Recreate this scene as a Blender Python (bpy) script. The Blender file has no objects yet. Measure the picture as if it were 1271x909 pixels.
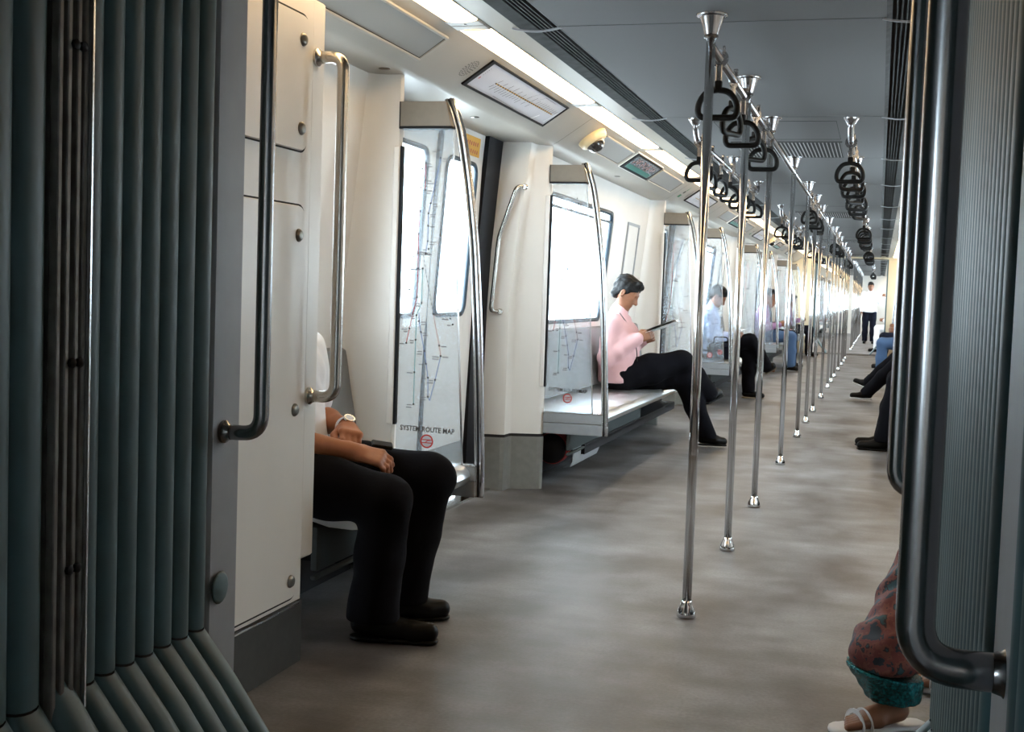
import bpy, math
import numpy as np
from mathutils import Vector, Matrix
PI = math.pi
COL = bpy.context.scene.collection
CX = -0.6                      # centre line of the coach
ZC = 2.10                      # ceiling height
S0 = 4.58                      # first screen
PER = 6.2                      # door pitch
DC = [5.73 + PER * i for i in range(4)]
YA, YB = 2.47, 27.6            # saloon ends
OFF2 = 26.0                    # second coach offset along the train
ORD = ['first', 'second', 'third', 'fourth', 'fifth', 'sixth', 'seventh', 'eighth', 'ninth', 'tenth', 'eleventh', 'twelfth', 'thirteenth', 'fourteenth', 'fifteenth', 'sixteenth']

# ------------------------------------------------------------------ materials
def mat(name, col=(.5, .5, .5), rough=.5, metal=0., spec=.5, noise=0., nscale=8., bump=0., bscale=60., emit=None, estr=0., coat=0.):
    m = bpy.data.materials.new(name); m.use_nodes = True
    nt = m.node_tree; b = nt.nodes['Principled BSDF']
    b.inputs['Base Color'].default_value = (*col, 1)
    b.inputs['Roughness'].default_value = rough
    b.inputs['Metallic'].default_value = metal
    b.inputs['Specular IOR Level'].default_value = spec
    b.inputs['Coat Weight'].default_value = coat
    if noise > 0 or bump > 0:
        tc = nt.nodes.new('ShaderNodeTexCoord')
    if noise > 0:
        n = nt.nodes.new('ShaderNodeTexNoise'); n.inputs['Scale'].default_value = nscale; n.inputs['Detail'].default_value = 6
        nt.links.new(tc.outputs['Object'], n.inputs['Vector'])
        r = nt.nodes.new('ShaderNodeValToRGB')
        r.color_ramp.elements[0].position = .3; r.color_ramp.elements[1].position = .7
        r.color_ramp.elements[0].color = (*[max(0, c * (1 - noise)) for c in col], 1)
        r.color_ramp.elements[1].color = (*[min(1, c * (1 + noise)) for c in col], 1)
        nt.links.new(n.outputs['Fac'], r.inputs['Fac']); nt.links.new(r.outputs['Color'], b.inputs['Base Color'])
    if bump > 0:
        n2 = nt.nodes.new('ShaderNodeTexNoise'); n2.inputs['Scale'].default_value = bscale; n2.inputs['Detail'].default_value = 3
        nt.links.new(tc.outputs['Object'], n2.inputs['Vector'])
        bp = nt.nodes.new('ShaderNodeBump'); bp.inputs['Strength'].default_value = bump; bp.inputs['Distance'].default_value = .005
        nt.links.new(n2.outputs['Fac'], bp.inputs['Height']); nt.links.new(bp.outputs['Normal'], b.inputs['Normal'])
    if emit:
        b.inputs['Emission Color'].default_value = (*emit, 1); b.inputs['Emission Strength'].default_value = estr
    return m
M = {}
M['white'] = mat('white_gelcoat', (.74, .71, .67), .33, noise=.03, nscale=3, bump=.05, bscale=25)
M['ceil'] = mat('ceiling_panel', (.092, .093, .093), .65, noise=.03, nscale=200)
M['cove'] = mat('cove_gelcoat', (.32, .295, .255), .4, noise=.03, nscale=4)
M['graytrim'] = mat('grey_ceiling_trim', (.04, .043, .043), .7, spec=.2, noise=.35, nscale=20)
M['black'] = mat('black_rubber', (.005, .006, .009), .6, spec=.2)
M['gap'] = mat('dark_gap', (.006, .006, .008), .8)
M['clad'] = mat('grey_cladding', (.20, .20, .185), .5, noise=.08, nscale=30, bump=.1)
M['box'] = mat('taupe_header', (.20, .18, .15), .5, noise=.04, nscale=40)
M['bracket'] = mat('grey_metal_paint', (.30, .32, .34), .45, noise=.05, nscale=20)
M['steel'] = mat('brushed_steel', (.66, .67, .68), .22, 1., noise=.05, nscale=15)
M['seat'] = mat('seat_steel', (.66, .68, .70), .33, 1., noise=.04, nscale=8)
M['chrome'] = mat('chrome', (.72, .72, .72), .13, 1.)
M['satin'] = mat('satin_chrome', (.33, .33, .34), .22, 1.)
M['warmsteel'] = mat('satin_handle', (.58, .56, .52), .25, 1.)  # steel tinted slightly warm to imitate the lamps' reflection
M['backrest'] = mat('grey_backrest', (.17, .175, .18), .5, noise=.05, nscale=30)
M['frame'] = mat('window_gasket', (.015, .03, .045), .4)
M['bolt'] = mat('bolt_metal', (.18, .17, .15), .3, 1.)
M['ring'] = mat('black_plastic', (.004, .004, .004), .5, spec=.15)
M['bellow'] = mat('teal_bellows', (.05, .10, .112), .45, noise=.18, nscale=6)
M['gwframe'] = mat('gangway_frame_paint', (.30, .31, .33), .5, noise=.05, nscale=12)
M['alu'] = mat('worn_aluminium', (.16, .15, .14), .55, .5, noise=.25, nscale=25)
M['redline'] = mat('print_red', (.45, .03, .03), .6)
M['logored'] = mat('logo_red', (.50, .02, .015), .5)
M['pinkline'] = mat('print_pink', (.45, .25, .22), .6)
M['blueline'] = mat('print_blue', (.12, .20, .42), .6)
M['tealline'] = mat('print_teal', (.10, .32, .34), .6)
M['ink'] = mat('print_black', (.02, .02, .02), .6)
M['greyink'] = mat('print_grey', (.22, .22, .24), .6)
M['yellow'] = mat('yellow_sticker', (.72, .36, .02), .5, noise=.06, nscale=60)
M['mapwhite'] = mat('map_sheet', (.50, .50, .54), .35, noise=.04, nscale=6)
M['hatchgrey'] = mat('hatch_grey', (.25, .25, .24), .5)
M['fascia'] = mat('dark_grey_fascia', (.060, .068, .068), .9, spec=.08)
M['kick'] = mat('dark_kick_plate', (.045, .045, .042), .5, noise=.15, nscale=30)
M['green'] = mat('green_print', (.0, .16, .05), .5)
M['lampon'] = mat('lamp_diffuser', (.9, .85, .7), .5, emit=(1., .68, .34), estr=9.)
M['tv'] = mat('screen_dark', (.03, .035, .04), .2, emit=(.10, .12, .13), estr=.15)
M['tvteal'] = mat('screen_teal', (.0, .06, .05), .3, emit=(.0, .22, .18), estr=.3)
M['tvtext'] = mat('screen_text', (.1, .05, .05), .3, emit=(.3, .1, .09), estr=.3)
M['dome'] = mat('smoked_dome', (.02, .02, .02), .05, coat=1.)
M['domebase'] = mat('camera_base', (.75, .60, .35), .4)
M['extred'] = mat('extinguisher_red', (.35, .01, .01), .3)
M['skin'] = mat('skin_brown', (.21, .088, .045), .5, noise=.08, nscale=30)
M['skin1'] = mat('skin_darkbrown', (.34, .125, .055), .5, noise=.08, nscale=40)
M['hair'] = mat('black_hair', (.003, .003, .003), .55, spec=.25, bump=1., bscale=45)
M['pink'] = mat('pink_shirt', (.60, .36, .37), .8, noise=.05, nscale=10, bump=.3, bscale=30)
M['whiteshirt'] = mat('white_shirt', (.80, .80, .82), .8, bump=.3, bscale=30)
M['blueshirt'] = mat('pale_blue_shirt', (.42, .50, .72), .8, bump=.3, bscale=30)
M['purple'] = mat('mauve_shirt', (.33, .18, .33), .8, bump=.3, bscale=30)
M['dark'] = mat('black_trousers', (.003, .003, .005), .95, spec=.12, bump=.4, bscale=25)
M['navy'] = mat('navy_trousers', (.006, .007, .014), .95, spec=.12, bump=.4, bscale=25)
M['jeans'] = mat('blue_jeans', (.05, .10, .20), .85, bump=.3, bscale=40)
M['shoe'] = mat('black_leather', (.003, .003, .003), .45, spec=.15)
M['sole'] = mat('tan_sole', (.25, .19, .12), .7)
M['soleWhite'] = mat('white_sole', (.6, .6, .6), .6)
M['paper'] = mat('newsprint', (.55, .50, .46), .7, noise=.5, nscale=30)
M['paperwhite'] = mat('white_paper', (.85, .85, .85), .7)
M['gold'] = mat('gold_ring', (.8, .5, .12), .25, 1.)
M['sandal'] = mat('white_sandal', (.6, .6, .62), .4)

def glass_mat(name, haze, hcol, tint=(1, 1, 1)):
    m = bpy.data.materials.new(name); m.use_nodes = True
    nt = m.node_tree; nt.nodes.clear()
    out = nt.nodes.new('ShaderNodeOutputMaterial')
    tr = nt.nodes.new('ShaderNodeBsdfTransparent'); tr.inputs[0].default_value = (*tint, 1)
    df = nt.nodes.new('ShaderNodeBsdfDiffuse'); df.inputs[0].default_value = (*hcol, 1)
    tl = nt.nodes.new('ShaderNodeBsdfTranslucent'); tl.inputs[0].default_value = (*hcol, 1)
    gl = nt.nodes.new('ShaderNodeBsdfGlossy'); gl.inputs['Roughness'].default_value = .04
    a = nt.nodes.new('ShaderNodeMixShader'); a.inputs[0].default_value = .5
    nt.links.new(df.outputs[0], a.inputs[1]); nt.links.new(tl.outputs[0], a.inputs[2])
    b = nt.nodes.new('ShaderNodeMixShader'); b.inputs[0].default_value = haze
    nt.links.new(tr.outputs[0], b.inputs[1]); nt.links.new(a.outputs[0], b.inputs[2])
    fr = nt.nodes.new('ShaderNodeFresnel'); ge = nt.nodes.new('ShaderNodeNewGeometry'); mi = nt.nodes.new('ShaderNodeMapRange')
    mi.inputs[3].default_value = 1.35; mi.inputs[4].default_value = 1 / 1.35
    nt.links.new(ge.outputs['Backfacing'], mi.inputs[0]); nt.links.new(mi.outputs[0], fr.inputs[0])
    c = nt.nodes.new('ShaderNodeMixShader')
    nt.links.new(fr.outputs[0], c.inputs[0]); nt.links.new(b.outputs[0], c.inputs[1]); nt.links.new(gl.outputs[0], c.inputs[2])
    nt.links.new(c.outputs[0], out.inputs[0])
    if haze > .05:
        tc = nt.nodes.new('ShaderNodeTexCoord'); mp = nt.nodes.new('ShaderNodeMapping'); mp.inputs['Scale'].default_value = (1, 1, .35)
        n = nt.nodes.new('ShaderNodeTexNoise'); n.inputs['Scale'].default_value = 5; n.inputs['Detail'].default_value = 5
        mr = nt.nodes.new('ShaderNodeMapRange'); mr.inputs[1].default_value = .3; mr.inputs[2].default_value = .7
        mr.inputs[3].default_value = haze * .6; mr.inputs[4].default_value = haze * 1.4
        nt.links.new(tc.outputs['Object'], mp.inputs[0]); nt.links.new(mp.outputs[0], n.inputs['Vector'])
        nt.links.new(n.outputs['Fac'], mr.inputs[0]); nt.links.new(mr.outputs[0], b.inputs[0])
    return m
M['glass'] = glass_mat('window_glass', .02, (.8, .9, 1.), (.93, .98, 1.))
M['sglass'] = glass_mat('screen_glass', .13, (.75, .82, .90), (.93, .96, .98))

def floor_mat():
    m = bpy.data.materials.new('vinyl_floor'); m.use_nodes = True
    nt = m.node_tree; b = nt.nodes['Principled BSDF']
    tc = nt.nodes.new('ShaderNodeTexCoord')
    def noise(scale, det, sc=(1, 1, 1)):
        mp = nt.nodes.new('ShaderNodeMapping'); mp.inputs['Scale'].default_value = sc
        n = nt.nodes.new('ShaderNodeTexNoise'); n.inputs['Scale'].default_value = scale; n.inputs['Detail'].default_value = det
        nt.links.new(tc.outputs['Object'], mp.inputs[0]); nt.links.new(mp.outputs[0], n.inputs['Vector']); return n
    n1 = noise(1.6, 8, (1.6, 1, 1)); n2 = noise(4, 7, (.8, 1.6, 1)); n3 = noise(90, 2)
    r = nt.nodes.new('ShaderNodeValToRGB'); e = r.color_ramp.elements
    e[0].position = .3; e[0].color = (0.068, 0.058, 0.053, 1); e[1].position = .68; e[1].color = (0.216, 0.215, 0.223, 1)
    x = r.color_ramp.elements.new(.5); x.color = (0.152, 0.148, 0.151, 1)
    nt.links.new(n1.outputs['Fac'], r.inputs['Fac'])
    r2 = nt.nodes.new('ShaderNodeValToRGB'); r2.color_ramp.elements[0].position = .35; r2.color_ramp.elements[1].position = .65
    r2.color_ramp.elements[0].color = (.62, .60, .58, 1); r2.color_ramp.elements[1].color = (1.15, 1.15, 1.16, 1)
    nt.links.new(n2.outputs['Fac'], r2.inputs['Fac'])
    mx = nt.nodes.new('ShaderNodeMix'); mx.data_type = 'RGBA'; mx.blend_type = 'MULTIPLY'; mx.inputs[0].default_value = 1
    nt.links.new(r.outputs['Color'], mx.inputs[6]); nt.links.new(r2.outputs['Color'], mx.inputs[7])
    r3 = nt.nodes.new('ShaderNodeValToRGB'); r3.color_ramp.elements[0].position = .3; r3.color_ramp.elements[1].position = .7
    r3.color_ramp.elements[0].color = (.85, .85, .85, 1); r3.color_ramp.elements[1].color = (1.1, 1.1, 1.1, 1)
    nt.links.new(n3.outputs['Fac'], r3.inputs['Fac'])
    m2 = nt.nodes.new('ShaderNodeMix'); m2.data_type = 'RGBA'; m2.blend_type = 'MULTIPLY'; m2.inputs[0].default_value = 1
    nt.links.new(mx.outputs[2], m2.inputs[6]); nt.links.new(r3.outputs['Color'], m2.inputs[7])
    nt.links.new(m2.outputs[2], b.inputs['Base Color'])
    mr = nt.nodes.new('ShaderNodeMapRange'); mr.inputs[3].default_value = .34; mr.inputs[4].default_value = .6
    nt.links.new(n2.outputs['Fac'], mr.inputs[0]); nt.links.new(mr.outputs[0], b.inputs['Roughness'])
    bp = nt.nodes.new('ShaderNodeBump'); bp.inputs['Strength'].default_value = .12; bp.inputs['Distance'].default_value = .004
    nt.links.new(n3.outputs['Fac'], bp.inputs['Height']); nt.links.new(bp.outputs['Normal'], b.inputs['Normal'])
    return m
M['floor'] = floor_mat()
def dress_mat():
    m = bpy.data.materials.new('patterned_dress'); m.use_nodes = True
    nt = m.node_tree; b = nt.nodes['Principled BSDF']; b.inputs['Roughness'].default_value = .7
    tc = nt.nodes.new('ShaderNodeTexCoord')
    v = nt.nodes.new('ShaderNodeTexVoronoi'); v.inputs['Scale'].default_value = 17
    n = nt.nodes.new('ShaderNodeTexNoise'); n.inputs['Scale'].default_value = 22; n.inputs['Detail'].default_value = 2
    nt.links.new(tc.outputs['Object'], n.inputs['Vector']); nt.links.new(n.outputs['Color'], v.inputs['Vector'])
    n2 = nt.nodes.new('ShaderNodeTexNoise'); n2.inputs['Scale'].default_value = 27; n2.inputs['Detail'].default_value = 3
    nt.links.new(tc.outputs['Object'], n2.inputs['Vector'])
    r = nt.nodes.new('ShaderNodeValToRGB'); r.color_ramp.interpolation = 'CONSTANT'; e = r.color_ramp.elements
    e[0].color = (0.007, 0.017, 0.03, 1); e[1].position = .43; e[1].color = (0.112, 0.023, 0.02, 1)
    for p, c in ((.52, (0.139, 0.04, 0.03, 1)), (.60, (0.018, 0.012, 0.018, 1)), (.64, (0.013, 0.053, 0.066, 1))):
        x = e.new(p); x.color = c
    nt.links.new(n2.outputs['Fac'], r.inputs['Fac']); nt.links.new(r.outputs['Color'], b.inputs['Base Color'])
    return m
M['dress'] = dress_mat()
M['sequin'] = mat('teal_sequins', (.012, .15, .17), .25, .6, noise=.7, nscale=120, bump=1., bscale=160)

# ------------------------------------------------------------------ mesh helpers
def link(name, verts, faces, m, parent=None, smooth=False, mats=None, midx=None):
    me = bpy.data.meshes.new(name)
    me.from_pydata([tuple(v) for v in verts], [], [tuple(f) for f in faces]); me.validate()
    for mm in (mats or [m]): me.materials.append(mm)
    if midx is not None: me.polygons.foreach_set('material_index', midx)
    if smooth is True: me.polygons.foreach_set('use_smooth', [True] * len(me.polygons))
    me.update()
    o = bpy.data.objects.new(name, me); COL.objects.link(o)
    if smooth == 'auto':
        me.polygons.foreach_set('use_smooth', [True] * len(me.polygons))
        try: me.set_sharp_from_angle(angle=math.radians(38))
        except Exception: pass
    if parent is not None: o.parent = parent
    return o
def tag(o, label=None, cat=None, group=None, kind=None):
    if label: o['label'] = label
    if cat: o['category'] = cat
    if group: o['group'] = group
    if kind: o['kind'] = kind
    return o
def empty(name, loc=(0, 0, 0), rz=0.):
    o = bpy.data.objects.new(name, None); COL.objects.link(o); o.location = loc; o.rotation_euler = (0, 0, rz); o.empty_display_size = .1
    return o
def copy_tree(o, parent=None):
    c = o.copy(); COL.objects.link(c); c.parent = parent
    for ch in [x for x in ALLCH.get(o.name, [])]: copy_tree(ch, c)
    return c
ALLCH = {}
def index_children():
    ALLCH.clear()
    for x in bpy.data.objects:
        if x.parent: ALLCH.setdefault(x.parent.name, []).append(x)
class MB:
    def __init__(s): s.v = []; s.f = []
    def add(s, v, f):
        b = len(s.v); s.v += [tuple(x) for x in v]; s.f += [tuple(b + i for i in q) for q in f]; return s
    def box(s, x0, x1, y0, y1, z0, z1, bev=0.):
        if x0 > x1: x0, x1 = x1, x0
        if y0 > y1: y0, y1 = y1, y0
        if z0 > z1: z0, z1 = z1, z0
        if bev <= 0:
            v = [(x, y, z) for z in (z0, z1) for x, y in ((x0, y0), (x1, y0), (x1, y1), (x0, y1))]
            return s.add(v, [(3, 2, 1, 0), (4, 5, 6, 7), (0, 1, 5, 4), (1, 2, 6, 5), (2, 3, 7, 6), (3, 0, 4, 7)])
        b = min(bev, (x1 - x0) * .45, (y1 - y0) * .45, (z1 - z0) * .45)
        def ring(z, i):
            return [(x0 + i, y0 + b, z), (x0 + b, y0 + i, z), (x1 - b, y0 + i, z), (x1 - i, y0 + b, z), (x1 - i, y1 - b, z), (x1 - b, y1 - i, z), (x0 + b, y1 - i, z), (x0 + i, y1 - b, z)]
        v = ring(z0, b * .999) + ring(z0 + b, 0) + ring(z1 - b, 0) + ring(z1, b * .999)
        f = [tuple(range(7, -1, -1)), tuple(range(24, 32))]
        for k in range(3):
            for i in range(8): f.append((k * 8 + i, k * 8 + (i + 1) % 8, k * 8 + 8 + (i + 1) % 8, k * 8 + 8 + i))
        return s.add(v, f)
    def sweep(s, path, prof, closed=True, caps=True, up=(0, 0, 1)):
        """path: list of points, prof: list of (a,b) offsets in the frame across the path"""
        P = [Vector(p) for p in path]; n = len(P); k = len(prof); v = []
        T = [((P[min(i + 1, n - 1)] - P[max(i - 1, 0)]).normalized()) for i in range(n)]
        u = Vector(up)
        if abs(T[0].dot(u)) > .9: u = Vector((0, 1, 0)) if abs(T[0].y) < .9 else Vector((1, 0, 0))
        a = T[0].cross(u).normalized(); b = a.cross(T[0]).normalized()
        for i in range(n):
            if i:
                q = T[i - 1].rotation_difference(T[i]); a = q @ a; b = q @ b
            for (pa, pb) in prof: v.append(P[i] + a * pa + b * pb)
        f = []
        kk = k if closed else k - 1
        for i in range(n - 1):
            for j in range(kk):
                f.append((i * k + j, i * k + (j + 1) % k, (i + 1) * k + (j + 1) % k, (i + 1) * k + j))
        if caps and closed: f += [tuple(range(k - 1, -1, -1)), tuple((n - 1) * k + j for j in range(k))]
        return s.add(v, f)
    def tube(s, path, r, n=14, caps=True):
        return s.sweep(path, [(r * math.cos(2 * PI * j / n), r * math.sin(2 * PI * j / n)) for j in range(n)], caps=caps)
    def lathe(s, c, prof, n=20, axis='z'):
        """prof: list of (r, h)"""
        v = []; f = []; k = len(prof)
        for (r, h) in prof:
            for j in range(n):
                a = 2 * PI * j / n; x, y = r * math.cos(a), r * math.sin(a)
                p = {'z': (x, y, h), 'x': (h, x, y), 'y': (x, h, y)}[axis]
                v.append((c[0] + p[0], c[1] + p[1], c[2] + p[2]))
        for i in range(k - 1):
            for j in range(n): f.append((i * n + j, i * n + (j + 1) % n, (i + 1) * n + (j + 1) % n, (i + 1) * n + j))
        f += [tuple(range(n - 1, -1, -1)), tuple((k - 1) * n + j for j in range(n))]
        return s.add(v, f)
    def grid(s, rows):
        """rows: list of equal-length point lists"""
        n, k = len(rows), len(rows[0]); f = []
        for i in range(n - 1):
            for j in range(k - 1): f.append((i * k + j, i * k + j + 1, (i + 1) * k + j + 1, (i + 1) * k + j))
        return s.add([p for r in rows for p in r], f)
    def build(s, name, m, parent=None, smooth=False):
        return link(name, s.v, s.f, m, parent, smooth)
def fillet(pts, r, n=6):
    P = [Vector(p) for p in pts]; out = [P[0]]
    for i in range(1, len(P) - 1):
        a, b, c = P[i - 1], P[i], P[i + 1]
        d1, d2 = (a - b), (c - b); rr = min(r, d1.length * .49, d2.length * .49)
        p1, p2 = b + d1.normalized() * rr, b + d2.normalized() * rr
        for k in range(n + 1):
            t = k / n; out.append(p1 * (1 - t) ** 2 + b * 2 * t * (1 - t) + p2 * t * t)
    out.append(P[-1]); return out
def rrect(x0, x1, y0, y1, r, n=6):
    out = []
    for cx, cy, a0 in ((x1 - r, y1 - r, 0), (x0 + r, y1 - r, 90), (x0 + r, y0 + r, 180), (x1 - r, y0 + r, 270)):
        for k in range(n + 1):
            a = math.radians(a0 + 90 * k / n); out.append((cx + r * math.cos(a), cy + r * math.sin(a)))
    return out
def hole_panel(y0, y1, z0, z1, hy0, hy1, hz0, hz1, r):
    """(y,z) panel with a rounded hole -> verts2d, faces, inner loop indices"""
    inn = rrect(hy0, hy1, hz0, hz1, r, 6); cy, cz = (hy0 + hy1) / 2, (hz0 + hz1) / 2
    out = []
    for (a, b) in inn:
        dy, dz = a - cy, b - cz
        # project along rays scaled so that corners hit corners
        fy = dy / ((hy1 - hy0) / 2); fz = dz / ((hz1 - hz0) / 2); m = max(abs(fy), abs(fz)); fy /= m; fz /= m
        out.append(((y0 + y1) / 2 + fy * (y1 - y0) / 2, (z0 + z1) / 2 + fz * (z1 - z0) / 2))
    # snap ray hits nearest the corners
    for c in ((y0, z0), (y0, z1), (y1, z0), (y1, z1)):
        i = min(range(len(out)), key=lambda i: (out[i][0] - c[0]) ** 2 + (out[i][1] - c[1]) ** 2); out[i] = c
    n = len(inn); v = inn + out
    f = [(i, (i + 1) % n, n + (i + 1) % n, n + i) for i in range(n)]
    return v, f, n

def SX(side, x): return x if side < 0 else 2 * CX - x      # mirror a left-hand x for the right-hand side
def wall_x(z):
    return float(np.interp(z, [0, .31, .9, 1.95], [-2.08, -2.08, -2.04, -1.94]))
def door_x(z):
    return float(np.interp(z, [0, 1.0, 1.35, 1.95], [-2.15, -2.135, -2.12, -2.07]))

# ------------------------------------------------------------------ coach shell
NT = {'window': 0, 'door': 0, 'trim': 0}
def nxt(k): NT[k] += 1; return '%s_%d' % (k, NT[k])

def bench_wall(side, y0, y1, win, name, panel=None):
    """side wall behind a bench with one window opening"""
    mb = MB(); wy0, wy1, wz0, wz1 = win[0], win[1], .92, 1.75
    # low part
    mb.grid([[(SX(side, wall_x(z)), y, z) for z in (0, .31, .6, .85)] for y in (y0, y1)])
    v, f, n = hole_panel(y0, y1, .85, 1.952, wy0, wy1, wz0, wz1, .09)
    # split in three so that the panel stays regular
    mb.add([(SX(side, wall_x(z)), y, z) for y, z in v], f)
    # reveal of the opening
    inn = v[:n]
    mb.add([(SX(side, wall_x(z)), y, z) for y, z in inn] + [(SX(side, wall_x(z) - .05), y, z) for y, z in inn], [(i, (i + 1) % n, n + (i + 1) % n, n + i) for i in range(n)])
    o = mb.build(name, M['white'], smooth='auto')
    w = MB()
    loop = [(SX(side, wall_x(z) - .02), y, z) for y, z in rrect(wy0 + .012, wy1 - .012, wz0 + .012, wz1 - .012, .08, 6)]
    w.tube(loop + [loop[0]], .017, 8, caps=False)
    fr = w.build(nxt('window'), M['frame'], smooth=True); tag(fr, kind='structure')
    g = rrect(wy0 + .01, wy1 - .01, wz0 + .01, wz1 - .01, .08, 6)
    link('window_glass', [(SX(side, wall_x(z) - .025), y, z) for y, z in g], [tuple(range(len(g)))], M['glass'], fr)
    # top-hung vent bar
    zb = 1.67
    MB().box(SX(side, wall_x(zb) - .034), SX(side, wall_x(zb) - .012), wy0 + .03, wy1 - .03, zb - .008, zb + .008).build('window_bar', M['frame'], fr)
    return o

def pillar(side, ys, sgn):
    """pillar beside a door; ys = plane of the glass screen, sgn = direction (in y) from the screen towards the door"""
    def plan(z):
        t = float(np.interp(z, [0, 1.0, 1.4, 1.952], [0, 0, .35, 1]))
        P = [(-2.20, .20), (-2.12 + .09 * t, .20), (-2.01 + .11 * t, .185), (-1.99 + .10 * t, .175), (-1.985 + .10 * t, .09), (-1.975 + .10 * t, .078),
             (-1.84, .03), (-1.822, .018), (-1.812, 0.), (-1.822, -.012), (wall_x(z) + .06, -.012), (wall_x(z) + .02, -.03), (wall_x(z) - .01, -.07), (-2.20, -.07)]
        return [(SX(side, x), ys + sgn * d, z) for x, d in P]
    mb = MB(); Z = [.315, .6, 1.0, 1.2, 1.4, 1.7, 1.952]
    R = [plan(z) for z in Z]; k = len(R[0])
    mb.grid([r + [r[0]] for r in R])
    o = mb.build(nxt('trim'), M['white'], smooth='auto'); tag(o, kind='structure')
    def off(z, e): 
        return [(x + (e if side < 0 else -e) * (1 if i in (6, 7, 8, 9) else 0), y + sgn * (e if 1 <= i <= 7 else -e) * .6, zz) for i, (x, y, zz) in enumerate(plan(z))]
    c = MB(); r = [off(z, .004) for z in (0., .302)]; c.grid([q + [q[0]] for q in r]); c.build('kick_plate', M['clad'], o)
    c = MB(); r = [off(z, .001) for z in (.300, .318)]; c.grid([q + [q[0]] for q in r]); c.build('dark_joint', M['gap'], o)  # black joint line between kick plate and pillar
    return o

def door(side, yc, lo=False):
    root = empty(nxt('door'), (0, yc, 0)); tag(root, kind='structure')
    for s in (-1, 1):
        mb = MB(); a, b = (0.006, .70); 
        v, f, n = hole_panel(a, b, .02, 1.952, .13, .61, .99, 1.79, .07)
        # break the panel: rows below the window keep the curved body side
        vv = [(SX(side, door_x(z)), s * y, z) for y, z in v]
        mb.add(vv, f)
        inn = v[:n]
        mb.add([(SX(side, door_x(z)), s * y, z) for y, z in inn] + [(SX(side, door_x(z) - .04), s * y, z) for y, z in inn], [(i, (i + 1) % n, n + (i + 1) % n, n + i) for i in range(n)])
        lf = mb.build('door_leaf', M['white'], root, 'auto')
        loop = [(SX(side, door_x(z) + .002), s * y, z) for y, z in rrect(.135, .605, .995, 1.785, .065, 6)]
        MB().tube(loop + [loop[0]], .013, 8, caps=False).build('window_gasket', M['frame'], lf, True)
        g = rrect(.13, .61, .99, 1.79, .07, 6)
        link('window_glass', [(SX(side, door_x(z) - .015), s * y, z) for y, z in g], [tuple(range(len(g)))], M['glass'], lf)
        MB().box(SX(side, door_x(.2) + .003), SX(side, door_x(.2) - .01), s * .006, s * .70, .02, .31).build('kick_plate', M['clad'], lf)
        e = MB(); e.grid([[(SX(side, door_x(z) + q_), s * y, z) for z in (0.02, 1, 1.35, 1.95)] for y, q_ in ((0., .019), (.014, .019), (.019, .014), (.020, -.02))]); e.build('rubber_edge', M['frame'], lf)
        # dark pocket between leaf and portal
        p = MB(); p.grid([[(SX(side, door_x(z) + .025), s * y, z) for z in (0.0, 1, 1.35, 1.955)] for y in (.70, .96)])
        p.grid([[(SX(side, door_x(z) + .025), s * .70, z) for z in (0.0, 1, 1.35, 1.955)], [(SX(side, door_x(z) - .03), s * .70, z) for z in (0.0, 1, 1.35, 1.955)]])
        p.build('pocket_seal', M['black'], root)
    sl = MB().box(SX(side, -2.2), SX(side, -2.06), -.96, .96, 0, .012).build('door_sill', M['steel'], root)
    return root

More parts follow.
